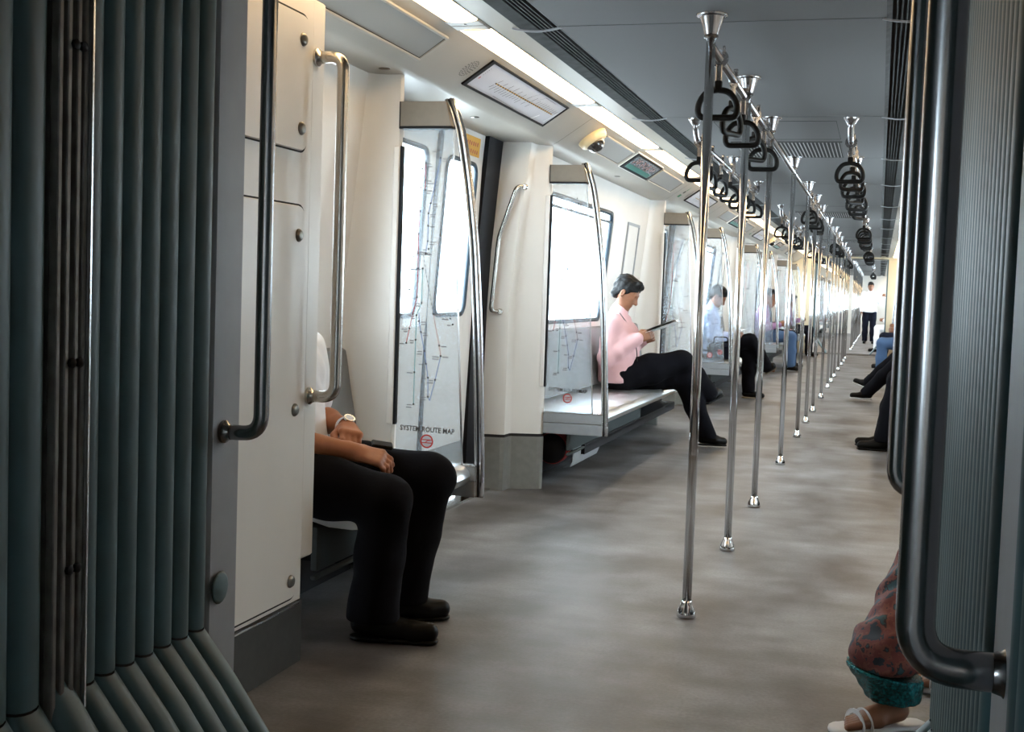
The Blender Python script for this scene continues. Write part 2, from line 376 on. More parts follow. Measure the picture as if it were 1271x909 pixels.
def coach(y_off, first_car, nbay, suf):
    ya, yb = YA + y_off, (YB + y_off if nbay == 4 else 5.73 + y_off + PER * (nbay - 1) + 2.6)
    dcs = [5.73 + y_off + PER * i for i in range(nbay)]
    # ---- ceiling cross-section (left half), mirrored for the right
    segs = []
    def strip(pts, m, y0, y1, name, parent, smooth=False):
        for side in (-1, 1):
            pass
    ceil = MB()
    seams = [ya] + [y for i in range(-1, nbay + 1) for y in (4.48 + y_off + PER * i, 6.82 + y_off + PER * i, 8.76 + y_off + PER * i) if ya + .3 < y < yb - .3] + [yb]
    g = .0045
    for a, b in zip(seams[:-1], seams[1:]):
        ceil.box(-1.175, -.025, a + g, b - g, ZC, ZC + .02)
    co = ceil.build('ceiling', M['ceil']); tag(co, kind='structure')
    MB().box(-1.19, -.01, ya, yb, ZC + .012, ZC + .03).build('joint_backing', M['gap'], co)
    for side in (-1, 1):
        X = lambda x: SX(side, x)
        MB().grid([[(X(x), y, z) for x, z in ((-1.175, ZC), (-1.193, ZC + .008), (-1.193, ZC + .03))] for y in (ya, yb)]).grid([[(X(x), y, z) for x, z in ((-1.274, ZC + .03), (-1.274, ZC + .008), (-1.33, ZC))] for y in (ya, yb)]).build('slot_trim', M['graytrim'], co)
        MB().grid([[(X(x), y, z) for x, z in ((-1.33, ZC), (-1.428, ZC))] for y in (ya, yb)]).build('ceiling_strip', M['cove'], co)
        MB().grid([[(X(x), y, z) for x, z in ((-1.42, ZC + .05), (-1.58, ZC + .05))] for y in (ya, yb)]).grid([[(X(-1.428), y, z) for z in (ZC, ZC + .05)] for y in (ya, yb)]).build('lamp_trough', M['cove'], co)
        # cove + soffit
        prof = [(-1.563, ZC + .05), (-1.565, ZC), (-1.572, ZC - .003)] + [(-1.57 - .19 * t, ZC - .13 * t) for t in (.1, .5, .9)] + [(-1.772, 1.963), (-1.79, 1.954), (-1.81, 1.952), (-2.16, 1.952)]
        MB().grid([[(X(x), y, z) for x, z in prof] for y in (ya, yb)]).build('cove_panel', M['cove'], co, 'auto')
        # seams across the cove
        sm = MB()
        for i in range(nbay):
            for yy in (6.80 + y_off + PER * i, 10.62 + y_off + PER * i):
                if yy < yb - .1: sm.grid([[(X(x), y, z - .0015) for x, z in prof[2:8]] for y in (yy - .0025, yy + .0025)])
        sm.build('cove_joint', M['gap'], co)
    # ---- slot diffusers
    for side in (-1, 1):
        X = lambda x: SX(side, x)
        root = empty('slot_diffuser', (X(-1.24), ya, ZC)); mb = MB()
        tag(root, 'long black slotted air diffuser running along the %s edge of the %s ceiling' % ('window-side left' if side < 0 else 'right', 'near coach' if first_car else 'farther coach'), 'air diffuser', 'ceiling slot diffusers')
        x0 = X(-1.24)
        MB().box(X(-1.276) - x0, X(-1.190) - x0, 0, yb - ya, .03, .045).build('dark_slot', M['gap'], root)
        for k in range(4):
            c = X(-1.209 - .0162 * k) - x0
            mb.box(c - .0026, c + .0026, 0, yb - ya, .006, .024)
        mb.build('blades', M['graytrim'], root)
        for y in seams[1:-1]:
            ar = MB()
            pts = [(X(-1.352 + .19 * t) - x0, y - ya, -.004 - .012 * math.sin(PI * t)) for t in [i / 8 for i in range(9)]]
            ar.sweep(pts, [(-.006, -.003), (.006, -.003), (.006, .003), (-.006, .003)], up=(0, 0, 1)); ar.build('cross_strap', M['gwframe'], root)
    # ---- lights
    for side in (-1, 1):
        ys = [ya + .02]; y = 4.39 + y_off
        while y < yb - .5: ys.append(y); y += 1.92
        ys.append(yb - .02)
        for i, (a, b) in enumerate(zip(ys[:-1], ys[1:])):
            if side > 0 and i < 1: pass
            c = (SX(side, -1.496), (a + b) / 2, ZC); L = (b - a) / 2
            root = empty('ceiling_light', c)
            if first_car and i < 14:
                lab = 'glowing warm white ceiling light panel, %s from the near end of the %s row' % (ORD[i], 'window-side left' if side < 0 else 'right')
            else: lab = 'small glowing ceiling light panel beyond the far gangway, %s row' % ('left' if side < 0 else 'right')
            tag(root, lab, 'ceiling light', 'ceiling light panels')
            mb = MB(); prof = [(-.064, .004), (-.058, -.006), (-.035, -.011), (0, -.013), (.035, -.011), (.058, -.006), (.064, .004)]
            mb.grid([[(px, yy, pz) for px, pz in prof] for yy in (-L + .075, L - .075)])
            mb.build('diffuser', M['lampon'], root, True)
            en = MB()
            for s in (-1, 1): en.box(-.066, .066, s * (L - .075), s * (L - .004), -.009, .01, .003)  # caps drawn long to imitate the dim ends of the lamp
            en.box(-.0675, -.064, -L + .004, L - .004, -.003, .01).box(.064, .0675, -L + .004, L - .004, -.003, .01)
            en.build('dim_end_cap', M['cove'], root)
            MB().lathe((0, L - .025, -.012), [(.005, 0), (.005, .006)], 8).build('screw', M['bolt'], root)
    # ---- walls
    for side, nm in ((-1, 'wall_left'), (1, 'wall_right')):
        parts = []
        for i in range(nbay - 1):
            y0 = dcs[i] + 1.15; y1 = dcs[i + 1] - 1.15
            w = (y0 + .54, y1 - 1.42) if side < 0 else (y0 + 1.42, y1 - .54)
            parts.append(bench_wall(side, y0, y1, w, nm))
        # end walls beside the short benches
        for a, b in ((ya + .95, dcs[0] - 1.15), (dcs[-1] + 1.15, yb)):
            w = (a + .12, a + .76) if a < dcs[0] else (b - .9, b - .3)  # near left window is unseen, added to brighten the pillar face
            if side < 0 or a > dcs[0]: parts.append(bench_wall(side, a, b, w, nm))
            else: mb = MB(); mb.grid([[(SX(side, wall_x(z)), y, z) for z in (0, .31, .6, .9, 1.952)] for y in (a, b)]); parts.append(mb.build(nm, M['white']))
        for p in parts: tag(p, kind='structure')
        for d in dcs:
            door(side, d)
            pillar(side, d - 1.15, 1); pillar(side, d + 1.15, -1)
    # outer roof skin keeps daylight out above the ceiling
    rf = MB().box(-2.3, 1.1, ya, yb, 2.24, 2.28).box(-2.3, -2.16, ya, yb, 1.96, 2.24).box(.96, 1.1, ya, yb, 1.96, 2.24).build('ceiling_shell', M['gap']); tag(rf, kind='structure')
    # floor
    fl = MB().box(-2.2, 1.0, ya - .01, yb, -.05, 0).build('floor', M['floor']); tag(fl, kind='structure')
    return ya, yb, dcs
car1 = coach(0, True, 4, '')
car2 = coach(OFF2, False, 3, '')

# ------------------------------------------------------------------ end walls, gangways
def end_wall(y, th, zt=2.06):
    mb = MB()
    mb.box(-2.2, -1.36, y, y + th, 0, 2.14).box(.15, 1.0, y, y + th, 0, 2.14).box(-1.36, .15, y, y + th, zt, 2.14)
    o = mb.build('wall_end', M['white']); tag(o, kind='structure'); return o
M['lamplit'] = mat('lamplit_endwall', (.70, .60, .42), .4)  # end wall tinted yellow to imitate lamp light falling on it
ew = end_wall(YB, .12); ew.name = 'wall_far'; ew.data.materials[0] = M['lamplit']
ew2 = end_wall(YA + OFF2 - .12, .12); ew2.name = 'wall_beyond'
yend = car2[1]
o = MB().box(-2.2, 1.0, yend, yend + .1, 0, 2.14).build('wall_back', M['white']); tag(o, kind='structure')
# gangway floors (near, far) and vestibule floor behind the camera
o = MB().box(-2.2, 1.0, -9., YA - .01, -.05, 0).build('floor', M['floor']); tag(o, kind='structure')
o = MB().box(-2.2, 1.0, YB, YA + OFF2 - .01, -.05, 0).build('floor', M['floor']); tag(o, kind='structure')
th = MB().box(-1.34, .13, YB + .05, YB + .16, 0, .012).box(-1.34, .13, YA + OFF2 - .3, YA + OFF2 - .2, 0, .012).build('trim_threshold', M['alu']); tag(th, kind='structure')
# the coach behind the camera: windows and lamps light the gangway from there
o = MB().box(-2.3, 1.1, -9.1, -9.0, 0, 2.2).build('wall_rear', M['white']); tag(o, kind='structure')
o = MB().box(-2.2, 1., -9., .62, 2.10, 2.16).box(-2.3, -2.0, -9, .62, 1.95, 2.2).box(.8, 1.1, -9, .62, 1.95, 2.2).box(-1.5, .3, .62, YA, 2.06, 2.2).build('ceiling', M['ceil']); tag(o, kind='structure')
for side, nm in ((-1, 'wall_left'), (1, 'wall_right')):
    tag(bench_wall(side, -9., -4., (-7.4, -5.6), nm), kind='structure')
    if side < 0: tag(bench_wall(side, -4., -.2, (-3.2, -1.5), nm), kind='structure')
    else: q = MB(); q.grid([[(SX(side, wall_x(z)), y, z) for z in (0, .31, .6, .9, 1.952)] for y in (-4., -.2)]); tag(q.build(nm, M['white']), kind='structure')
    c = (SX(side, -1.5), -4.4, 2.098); R_ = empty('ceiling_light', c); tag(R_, 'ceiling light of the coach behind the camera', 'ceiling light', 'ceiling lights behind the camera')
    MB().box(-.064, .064, -4.2, -1.0, -.013, 0, .004).build('diffuser', M['lampon'], R_)
for b_ in ((-2.2, -1.36, .5, .60, 0, 2.14), (.17, 1.0, .5, .60, 0, 2.14), (-2.2, -2.05, -.3, .5, 0, 2.14), (.85, 1.0, -.3, .5, 0, 2.14), (-1.46, -1.42, .62, YA - .15, 0, 2.14), (.22, .26, .62, YA - .15, 0, 2.14)):
    o = MB().box(*b_).build('wall_near', M['gwframe']); tag(o, kind='structure')
o = MB().box(-1.4, .2, YB + .1, YA + OFF2 - .1, 2.06, 2.1).build('ceiling', M['graytrim']); tag(o, kind='structure')

def bellows(side, y0, y1, pitch, label, near=True):
    X = (lambda x: x) if side < 0 else (lambda x: -1.21 - x)
    xw = -1.34
    root = empty('gangway_bellows', (X(xw), y0, 0)); ox, oy = X(xw), y0
    tag(root, label, 'gangway bellows', 'gangway bellows')
    mb = MB(); n = max(1, round((y1 - y0) / pitch)); p = (y1 - y0) / n
    for i in range(n):
        yc = y0 + (i + .5) * p; r = p * .5
        prof = [(math.cos(a) * r * 1.0, math.sin(a) * .026) for a in [PI * k / 8 for k in range(9)]]
        # straight part
        rows = []
        for z, dx in ((2.055, 0.), (.405, 0.)):
            rows.append([(X(xw - .018 + h * 1.0) - ox, yc + u - oy, z - (h * .3 if z < 1 else 0)) for u, h in prof])
        # diagonal foot sloping inwards to the floor
        mb.grid(rows)
        rows = []
        d = (.16, -.218); L = math.hypot(*d); nx, nz = .218 / L, .16 / L
        for t in (0., .5, 1., 1.78):
            rows.append([(X(xw - .018 + (nx * h if t > 0 else h) + d[0] * t) - ox, yc + u - oy, .40 + d[1] * t + (nz * h if t > 0 else -h * .3)) for u, h in prof])
        mb.grid(rows)
    mb.build('rubber_pleats', M['bellow'], root, 'auto')
    # backing so no light passes
    b = MB(); b.box(X(xw - .03) - ox, X(xw - .02) - ox, 0, y1 - y0, .3, 2.055)
    b.grid([[(X(xw - .03) - ox, yy, .42), (X(xw + .28) - ox, yy, -.0)] for yy in (0, y1 - y0)])
    b.build('backing_sheet', M['gap'], root)
    return root
bellows(-1, 1.885, 2.335, .0643, 'dark teal ribbed rubber bellows between the ridged metal strip and the grey gangway frame')
bellows(-1, .62, 1.795, .085, 'wide dark teal bellows folds on the camera side of the ridged metal strip')
bellows(1, 1.36, 2.335, .055, 'dark teal ribbed bellows on the wall behind the thick bent grab handle')
for side, lab in ((-1, 'left'), (1, 'right')):
    bellows(side, YB + .14, YA + OFF2 - .14, .07, 'small ribbed bellows lining the %s side of the far gangway' % lab)
# aluminium mid frame, left
root = empty('ridged_strip', (-1.33, 1.84, 0)); tag(root, 'worn ridged metal strip with black bolts standing between the bellows folds', 'metal strip')
mb = MB(); mb.box(-.04, -.012, -.044, .044, .0, 2.12)
for yy in (-.036, -.012, .014, .034): mb.box(-.013, .004, yy - .006, yy + .006, 0, 2.12, .002)
mb.build('ridged_profile', M['alu'], root)
mb = MB().box(-.013, .012, .0395, .044, 0, 2.12).build('bright_edge', M['steel'], root)
for z in (.62, .98, 1.52):
    b = MB()
    b.lathe((.002, -.002, z), [(.004, 0), (.009, .002), (.009, .008), (.004, .011)], 8, 'x').lathe((.002, .02, z), [(.004, 0), (.009, .002), (.009, .008), (.004, .011)], 8, 'x')
    b.build('bolt', M['black'], root, 'auto')
# flared foot fold at the strip
mb = MB()
prof = [(math.cos(a) * .042, math.sin(a) * .03) for a in [PI * k / 8 for k in range(9)]]
mb.grid([[(-.03 + .16 * t + h, u, .40 - .218 * t + .4 * h) for u, h in prof] for t in (-.12, 0, .6, 1.2, 1.8)])
mb.build('foot_fold', M['bellow'], root, True)
# near gangway frames
for side, y0, y1 in ((-1, 2.335, 2.47), (1, 2.335, 2.47), (1, 1.16, 1.36)):
    X = (lambda x: x) if side < 0 else (lambda x: -1.21 - x)
    mb = MB(); mb.box(X(-1.34), X(-1.42), y0, y1, 0, 2.12, .012)
    mb.box(X(-1.38), X(-1.62), y1 - .03, y1, 0, 2.12)
    o = mb.build(nxt('trim'), M['gwframe']); tag(o, kind='structure')
# small recess scoop on left frame
o = MB().lathe((-1.338, 2.375, .47), [(.0, 0), (.03, .002), (.036, .006), (.03, .009)], 16, 'x').build('wall_scoop', M['bellow'], None, True)
tag(o, 'small dark rounded scoop cover on the grey gangway frame near the floor', 'cover')
bellows(1, .62, 1.16, .06, 'dark ribbed bellows beside the camera on the right')

# ------------------------------------------------------------------ end cabinets
def cabinet(side, lab):
    X = (lambda x: x + 1.6) if side < 0 else (lambda x: 2 * CX - x - (2 * CX + 1.6))
    ox = -1.6 if side < 0 else 2 * CX + 1.6
    root = empty('end_cabinet', (ox, 2.47, 0)); tag(root, lab, 'cabinet', 'end cabinets beside the gangway')
    y0 = 0.
    mb = MB(); mb.box(X(-1.6), X(-2.16), 0, .855, .20, 1.95); mb.build('body', M['white'], root)
    mb = MB().box(X(-1.602), X(-2.16), .855, .94, .315, 1.95, .006).build('edge_trim', M['white'], root)
    MB().box(X(-1.615), X(-2.14), 0, .90, 0, .185).build('kick_plate', M['kick'], root)
    MB().box(X(-1.598), X(-1.61), 0, .85, .186, .192).build('metal_lip', M['steel'], root)
    for z0, z1, bz in ((1.50, 1.89, (1.815, 1.567)), (.21, 1.355, (1.266, .767, .269))):
        # dark groove + raised door
        g = rrect(.10, .825, z0, z1, .04, 5); h = rrect(.105, .820, z0 + .005, z1 - .005, .038, 5); n = len(g)
        e = .001; 
        v = [(X(-1.6 + .0015), y, z) for y, z in g] + [(X(-1.6 + .0015), y, z) for y, z in h]
        v2 = [(X(-1.6 + .0016), y, z) for y, z in h] + [(X(-1.6 + .007), y, z) for y, z in rrect(.108, .817, z0 + .008, z1 - .008, .036, 5)]
        dr = link('hatch_door', v2, [(i, (i + 1) % n, n + (i + 1) % n, n + i) for i in range(n)] + [tuple(range(n, 2 * n))], M['white'], root)
        link('hatch_groove', v, [(i, (i + 1) % n, n + (i + 1) % n, n + i) for i in range(n)], M['gap'], dr)
        for z in bz:
            s = 1 if side < 0 else -1
            b = MB().lathe((X(-1.6) + s * .006, .775, z), [(.019, 0), (.019, s * .004), (.014, s * .010), (.010, s * .011)], 16, 'x').build('hatch_bolt', M['bolt'], dr, 'auto')
            MB().lathe((X(-1.6) + s * .017, .775, z), [(.007, 0), (.007, s * .0015)], 6, 'x').build('socket', M['gap'], b) if False else None
    return root
cabinet(-1, 'off-white end cabinet with bolted hatches beside the gangway, left of the seated man')
cabinet(1, 'off-white end cabinet on the right beside the gangway, behind the handles')

def grab(pts, r, label, m='satin', rad=.06, mounts=()):
    ox = Vector(pts[0]); root = empty('handrail', ox)
    tag(root, label, 'grab handle')
    P = fillet([Vector(p) - ox for p in pts], rad, 8)
    MB().tube(P, r, 20).build('bar', M[m], root, True)
    for (p, ax, s) in mounts:
        q = Vector(p) - ox
        MB().lathe(q, [(r * 1.5, 0), (r * 1.5, s * .006), (r * 1.15, s * .012), (r * 1.02, s * .02)], 20, ax).build('flange', M[m], root, 'auto')
    return root
grab([(-1.34, 2.39, .806), (-1.25, 2.39, .806), (-1.25, 2.39, 1.80), (-1.34, 2.39, 1.80)], .0165, 'long dark steel grab handle on the grey gangway frame, beside the ribbed bellows', 'satin', .05, (((-1.34, 2.39, .806), 'x', 1), ((-1.34, 2.39, 1.80), 'x', 1)))
grab([(-1.6, 3.35, .80), (-1.515, 3.35, .80), (-1.515, 3.35, 1.785), (-1.6, 3.35, 1.785)], .0175, 'bent steel grab handle at the edge of the white cabinet above the seated man', 'warmsteel', .06, (((-1.6, 3.35, .80), 'x', 1), ((-1.6, 3.35, 1.785), 'x', 1)))
grab([(.13, 2.39, .79), (.044, 2.39, .79), (.044, 2.39, 1.80), (.13, 2.39, 1.80)], .0165, 'slim dark grab handle on the right, just left of the thick bent one', 'satin', .055, (((.13, 2.39, .79), 'x', -1),))
grab([(.14, 1.245, .785), (.048, 1.245, .785), (.048, 1.245, 1.9), (.14, 1.245, 1.9)], .0185, 'thick shiny bent grab handle nearest the camera on the right', 'satin', .078, (((.14, 1.245, .785), 'x', -1),))
# handles on the door pillars (left side)
HL = ['on the white door pillar beyond the first glass screen', 'on the second left doorway pillar', 'on the third left doorway pillar', 'on the fourth left doorway pillar']
for i, d in enumerate(DC):
    y = d + .955
    grab([(-1.915, y + .012, 1.705), (-1.945, y - .05, 1.705), (-2.04, y - .05, 1.42), (-2.072, y - .05, 1.01), (-2.035, y + .01, 1.01)], .012, 'steel grab handle ' + HL[i], 'warmsteel', .03, (((-1.915, y + .005, 1.705), 'y', -1), ((-2.035, y + .005, 1.01), 'y', -1)))

# ------------------------------------------------------------------ glass screens
def text_obj(s, name, m, parent, loc, rot, width, height, extr=.0004):
    cu = bpy.data.curves.new(name, 'FONT'); cu.body = s; cu.size = 1; cu.extrude = 0; cu.offset = .018; cu.resolution_u = 2
    t = bpy.data.objects.new(name, cu); COL.objects.link(t); cu.materials.append(m)
    bpy.context.view_layer.update()
    me = bpy.data.meshes.new_from_object(t.evaluated_get(bpy.context.evaluated_depsgraph_get()))
    bpy.data.objects.remove(t)
    v = np.array([q.co for q in me.vertices]); lo, hi = v.min(0), v.max(0)
    for q in me.vertices: q.co = ((q.co.x - lo[0]) / (hi[0] - lo[0]) * width, (q.co.y - lo[1]) / (hi[1] - lo[1]) * height, 0)
    o = bpy.data.objects.new(name, me); COL.objects.link(o); o.parent = parent; o.location = loc; o.rotation_euler = rot
    return o
def pline(mb, pts, w, y, dash=0):
    for (a, b) in zip(pts[:-1], pts[1:]):
        d = Vector((b[0] - a[0], 0, b[1] - a[1])); L = d.length; d.normalize(); n = Vector((-d.z, 0, d.x)) * w / 2
        segs = [(0, L)] if not dash else [(t, min(L, t + dash * .55)) for t in np.arange(0, L, dash)]
        for s, e in segs:
            p, q = Vector((a[0], y, a[1])) + d * s, Vector((a[0], y, a[1])) + d * e
            mb.add([p + n, q + n, q - n, p - n], [(0, 1, 2, 3)])
LN = dict(
 teal=[(-1.712, 1.204), (-1.713, 1.07), (-1.733, 1.021), (-1.733, .925), (-1.734, .798), (-1.734, .672)],
 blue=[(-1.722, 1.03), (-1.721, .999), (-1.712, .956), (-1.696, .883), (-1.686, .833), (-1.677, .779), (-1.675, .704), (-1.667, .689), (-1.647, .772), (-1.627, .866)],
 blue2=[(-1.702, 1.262), (-1.695, 1.311), (-1.695, 1.37), (-1.695, 1.418), (-1.687, 1.457), (-1.652, 1.632)],
 pink=[(-1.627, .866), (-1.635, .907), (-1.663, 1.028)], pinkd=[(-1.663, 1.028), (-1.67, 1.062), (-1.699, 1.193), (-1.711, 1.258)],
 red=[(-1.772, .911), (-1.76, .968), (-1.748, 1.025), (-1.733, 1.091), (-1.732, 1.203), (-1.734, 1.339), (-1.731, 1.427), (-1.73, 1.518), (-1.726, 1.589)],
 red2=[(-1.713, 1.508), (-1.712, 1.546), (-1.713, 1.612)],
 dots=[(-1.592, 1.134), (-1.592, 1.013), (-1.582, .991), (-1.75, 1.25), (-1.755, 1.20), (-1.765, 1.12), (-1.69, 1.28), (-1.66, 1.66)])
def make_screen():
    R = empty('glass_screen'); O = -1.81
    sh = lambda pts: [(x - O, z) for x, z in pts]
    # header
    p = sh([(-1.818, 1.752), (-1.607, 1.752), (-1.632, 1.846), (-1.818, 1.846)])
    v = [(x, y, z) for y in (-.022, .022) for x, z in p]
    link('header_panel', v, [(0, 1, 2, 3), (7, 6, 5, 4), (0, 4, 5, 1), (1, 5, 6, 2), (2, 6, 7, 3), (3, 7, 4, 0)], M['box'], R)
    MB().box(-.010, .205, -.024, .024, 1.742, 1.7515).box(-.010, -.006, -.024, -.02, 1.752, 1.846).build('header_seal', M['black'], R)
    # post
    P = sh([(-1.620, 1.856), (-1.576, 1.774), (-1.536, 1.559), (-1.502, 1.313), (-1.478, 1.004), (-1.461, .693), (-1.450, .45), (-1.448, .325)])
    # smooth resample
    zs = np.linspace(1.856, .325, 26); xs = np.interp(zs, [q[1] for q in P][::-1], [q[0] for q in P][::-1])
    xs[1:-1] = (xs[:-2] + 2 * xs[1:-1] + xs[2:]) / 4
    pb = MB(); pb.tube([(x + .004, 0, z) for x, z in zip(xs, zs)], .0115, 14); pb.build('post', M['steel'], R, True)
    pb = MB(); pb.tube([(x - .017, -.002, z) for x, z in zip(xs, zs)], .0075, 12); pb.build('inner_post', M['steel'], R, True)
    pb = MB(); pb.sweep([(x - .008, .002, z) for x, z in zip(xs, zs)], [(-.012, -.009), (.012, -.009), (.012, .009), (-.012, .009)], up=(0, 1, 0)); pb.build('post_channel', M['black'], R, 'auto')
    pb = MB()
    for z in (.36, .39): pb.lathe((.362, -.006, z), [(.004, 0), (.004, -.012)], 8, 'y')
    # glass
    g = sh([(-1.805, .448), (-1.528, .448), (-1.608, 1.75), (-1.805, 1.75)])
    link('glass_panel', [(x, y, z) for y in (-.003, .003) for x, z in g], [(0, 1, 2, 3), (7, 6, 5, 4), (0, 4, 5, 1), (1, 5, 6, 2), (2, 6, 7, 3), (3, 7, 4, 0)], M['sglass'], R)
    MB().sweep([(-1.5265 - O, 0, .448), (-1.6065 - O, 0, 1.75)], [(-.0035, -.0012), (.0035, -.0012), (.0035, .0012), (-.0035, .0012)], up=(0, 1, 0)).build('glass_edge', M['steel'], R)
    # foot bracket
    MB().box(.002, .345, -.022, .022, .388, .446, .003).build('foot_bracket', M['bracket'], R)
    MB().box(.002, .345, -.021, .021, .325, .386, .003).build('foot_panel', M['bracket'], R)
    MB().box(.0, .346, -.0235, .0235, .444, .449).build('sill_edge', M['steel'], R)
    # clamp strip against the pillar
    MB().box(-.026, -.001, -.034, -.012, .59, 1.675, .004).build('clamp_strip', M['white'], R)
    MB().box(-.001, .009, -.026, -.004, .59, 1.675).build('rubber_gasket', M['black'], R)
    b = MB()
    for z in (.575, .50, .44): b.box(-.012, -.004, -.02, -.012, z - .002, z + .004)
    # printed map
    y = -.0038
    for nm, k, m, w, d in (('teal_route', 'teal', 'tealline', .003, 0), ('blue_route', 'blue', 'blueline', .003, 0), ('violet_route', 'blue2', 'blueline', .003, 0), ('pink_route', 'pink', 'pinkline', .0025, 0), ('dashed_route', 'pinkd', 'ink', .0025, .018), ('red_route', 'red', 'redline', .0026, 0), ('short_red_route', 'red2', 'redline', .0025, 0)):
        q = MB(); pline(q, sh(LN[k]), w, y, d); q.build(nm, M[m], R)
    q = MB(); t = MB(); rr = np.random.RandomState(3)
    for k in ('teal', 'blue', 'blue2', 'pink', 'red', 'red2', 'dots'):
        for i, (x, z) in enumerate(sh(LN[k])):
            if k == 'blue' and i in (0, 7): continue
            q.add([(x + .0042 * math.cos(a), y - .0004, z + .0042 * math.sin(a)) for a in [PI * j / 4 for j in range(8)]], [tuple(range(8))])
            s = -1 if k in ('teal', 'red') or (k == 'blue' and i > 2) or k == 'dots' else 1
            for r in range(rr.randint(1, 3)):
                L = rr.uniform(.014, .028); x0 = x + s * .008
                t.box(x0, x0 + s * L, y - .0001, y, z - .006 - r * .009, z - .002 - r * .009)
    for x in (-1.732, -1.716, -1.702, -1.69):
        for j in range(8):
            a = PI * j / 4; c = PI * (j + 1) / 4; X = x - O
            q.add([(X + .006 * math.cos(a), y - .0004, 1.261 + .006 * math.sin(a)), (X + .006 * math.cos(c), y - .0004, 1.261 + .006 * math.sin(c)), (X + .0035 * math.cos(c), y - .0004, 1.261 + .0035 * math.sin(c)), (X + .0035 * math.cos(a), y - .0004, 1.261 + .0035 * math.sin(a))], [(0, 1, 2, 3)])
    q.build('station_dots', M['ink'], R); t.build('caption_lettering', M['greyink'], R)
    text_obj('SYSTEM ROUTE MAP', 'title_lettering', M['ink'], R, (-1.787 - O, y, .567), (PI / 2, .02, 0), .226, .021)
    # roundel
    q = MB(); cx, cz, n = -1.674 - O, .529, 28
    for j in range(n):
        a, c = 2 * PI * j / n, 2 * PI * (j + 1) / n
        q.add([(cx + .027 * math.cos(a), y, cz + .027 * math.sin(a)), (cx + .027 * math.cos(c), y, cz + .027 * math.sin(c)), (cx + .0215 * math.cos(c), y, cz + .0215 * math.sin(c)), (cx + .0215 * math.cos(a), y, cz + .0215 * math.sin(a))], [(0, 1, 2, 3)])
    pline(q, [(cx - .021, cz + .006), (cx + .021, cz + .006)], .0035, y); pline(q, [(cx - .021, cz - .006), (cx + .021, cz - .006)], .0035, y)
    pline(q, [(cx - .006, cz - .006), (cx + .006, cz + .006)], .0035, y); pline(q, [(cx + .004, cz + .006), (cx + .012, cz + .001)], .0025, y)
    q.build('roundel_logo', M['logored'], R)
    w = MB(); w.add([(cx + .026 * math.cos(2 * PI * j / n), y + .0004, cz + .026 * math.sin(2 * PI * j / n)) for j in range(n)], [tuple(range(n))]); w.build('roundel_disc', M['mapwhite'], R)
    return R
scr = make_screen(); index_children()
SL = ['big nearest glass screen with a printed route map, just behind the seated man in white', 'glass route-map screen at the near end of the bench of the man in pink',
      'glass route-map screen right behind the reading man in pink', 'glass route-map screen in front of the man in the pale blue shirt']
k = 0
used = False
for c, dcs in enumerate((car1[2], car2[2])):
    for i, d in enumerate(dcs):
        for s in (-1.15, 1.15):
            for side in (-1, 1):
                o = scr if not used else copy_tree(scr); used = True
                o.location = (SX(side, -1.81), d + s, 0); o.rotation_euler = (0, 0, 0 if side < 0 else PI)
                if side < 0:
                    lab = SL[k] if k < len(SL) else ('glass route-map screen farther back on the left wall, %s from the near end' % ORD[k] if c == 0 else 'tiny glass screen on the left wall beyond the far gangway'); k += 1
                else: lab = 'glass screen on the right wall of the near coach, behind the grab handles' if c == 0 else 'tiny glass screen on the right wall beyond the far gangway'
                tag(o, lab, 'glass screen', 'glass draught screens')

# ------------------------------------------------------------------ benches
def bench(side, y0, y1, lab, back_to=.88):
    root = empty('metal_bench', (SX(side, -1.75), y0, 0)); ox, oy = SX(side, -1.75), y0
    tag(root, lab, 'bench', 'steel benches along the walls')
    X = lambda x: SX(side, x) - ox
    L = y1 - y0; ns = max(2, round(L / .5)); ny = ns * 8
    prof = [(-2.03, .47), (-1.96, .455), (-1.85, .443), (-1.72, .442), (-1.6, .450), (-1.54, .452), (-1.505, .445), (-1.487, .428), (-1.480, .408), (-1.487, .388), (-1.505, .373), (-1.54, .368), (-1.62, .37)]
    rows = []
    for j in range(ny + 1):
        y = L * j / ny; w = abs(math.sin(PI * ns * j / ny))
        rows.append([(X(x), y, z - (.010 * w ** .6 if 1 < i < 6 else 0)) for i, (x, z) in enumerate(prof)])
    m = MB(); m.grid(rows)
    for j in (0, ny): m.add([rows[j][i] for i in range(13)], [tuple(range(13))])
    m.build('seat_pan', M['seat'], root, 'auto')
    b = MB(); bp = [(-1.935, .475), (-1.948, .53), (-1.985, .72), (-2.005, .84), (-2.012, .872), (-2.03, .884), (-2.07, .884)]
    b.grid([[(X(x), y, z) for x, z in bp] for y in (.01, L - .01)])
    for y in (.01, L - .01): b.add([(X(x), y, z) for x, z in bp] + [(X(-2.07), y, .475)], [tuple(range(8))])
    b.build('backrest', M['backrest'], root, 'auto')
    f = MB().box(X(-1.655), X(-1.68), .0, min(L, 2.2), .225, .368, .004); f.build('front_fascia', M['fascia'], root)
    f = MB().box(X(-1.66), X(-1.68), .0, L, .195, .210, .004); f.build('under_rail', M['fascia'], root)
    f = MB().box(X(-1.66), X(-2.07), .4, L - .02, .16, .22).box(X(-1.97), X(-2.07), 0, L, 0, .3); f.build('under_box', M['black'], root)
    for yy in ([L * .5] if L > 2 else []):
        MB().box(X(-1.68), X(-2.05), yy - .02, yy + .02, .22, .37).build('support', M['bracket'], root)
    return root
BL = ['steel bench in front of the cabinet where the man in white sits', 'long steel bench where the man in pink reads', 'long steel bench of the man in the pale blue shirt', 'long steel bench of the man in the mauve shirt', 'short steel bench at the far left end of the near coach']
bench(-1, 3.56, S0 - .03, BL[0])
for i in range(3): bench(-1, DC[i] + 1.175, DC[i + 1] - 1.175, BL[i + 1])
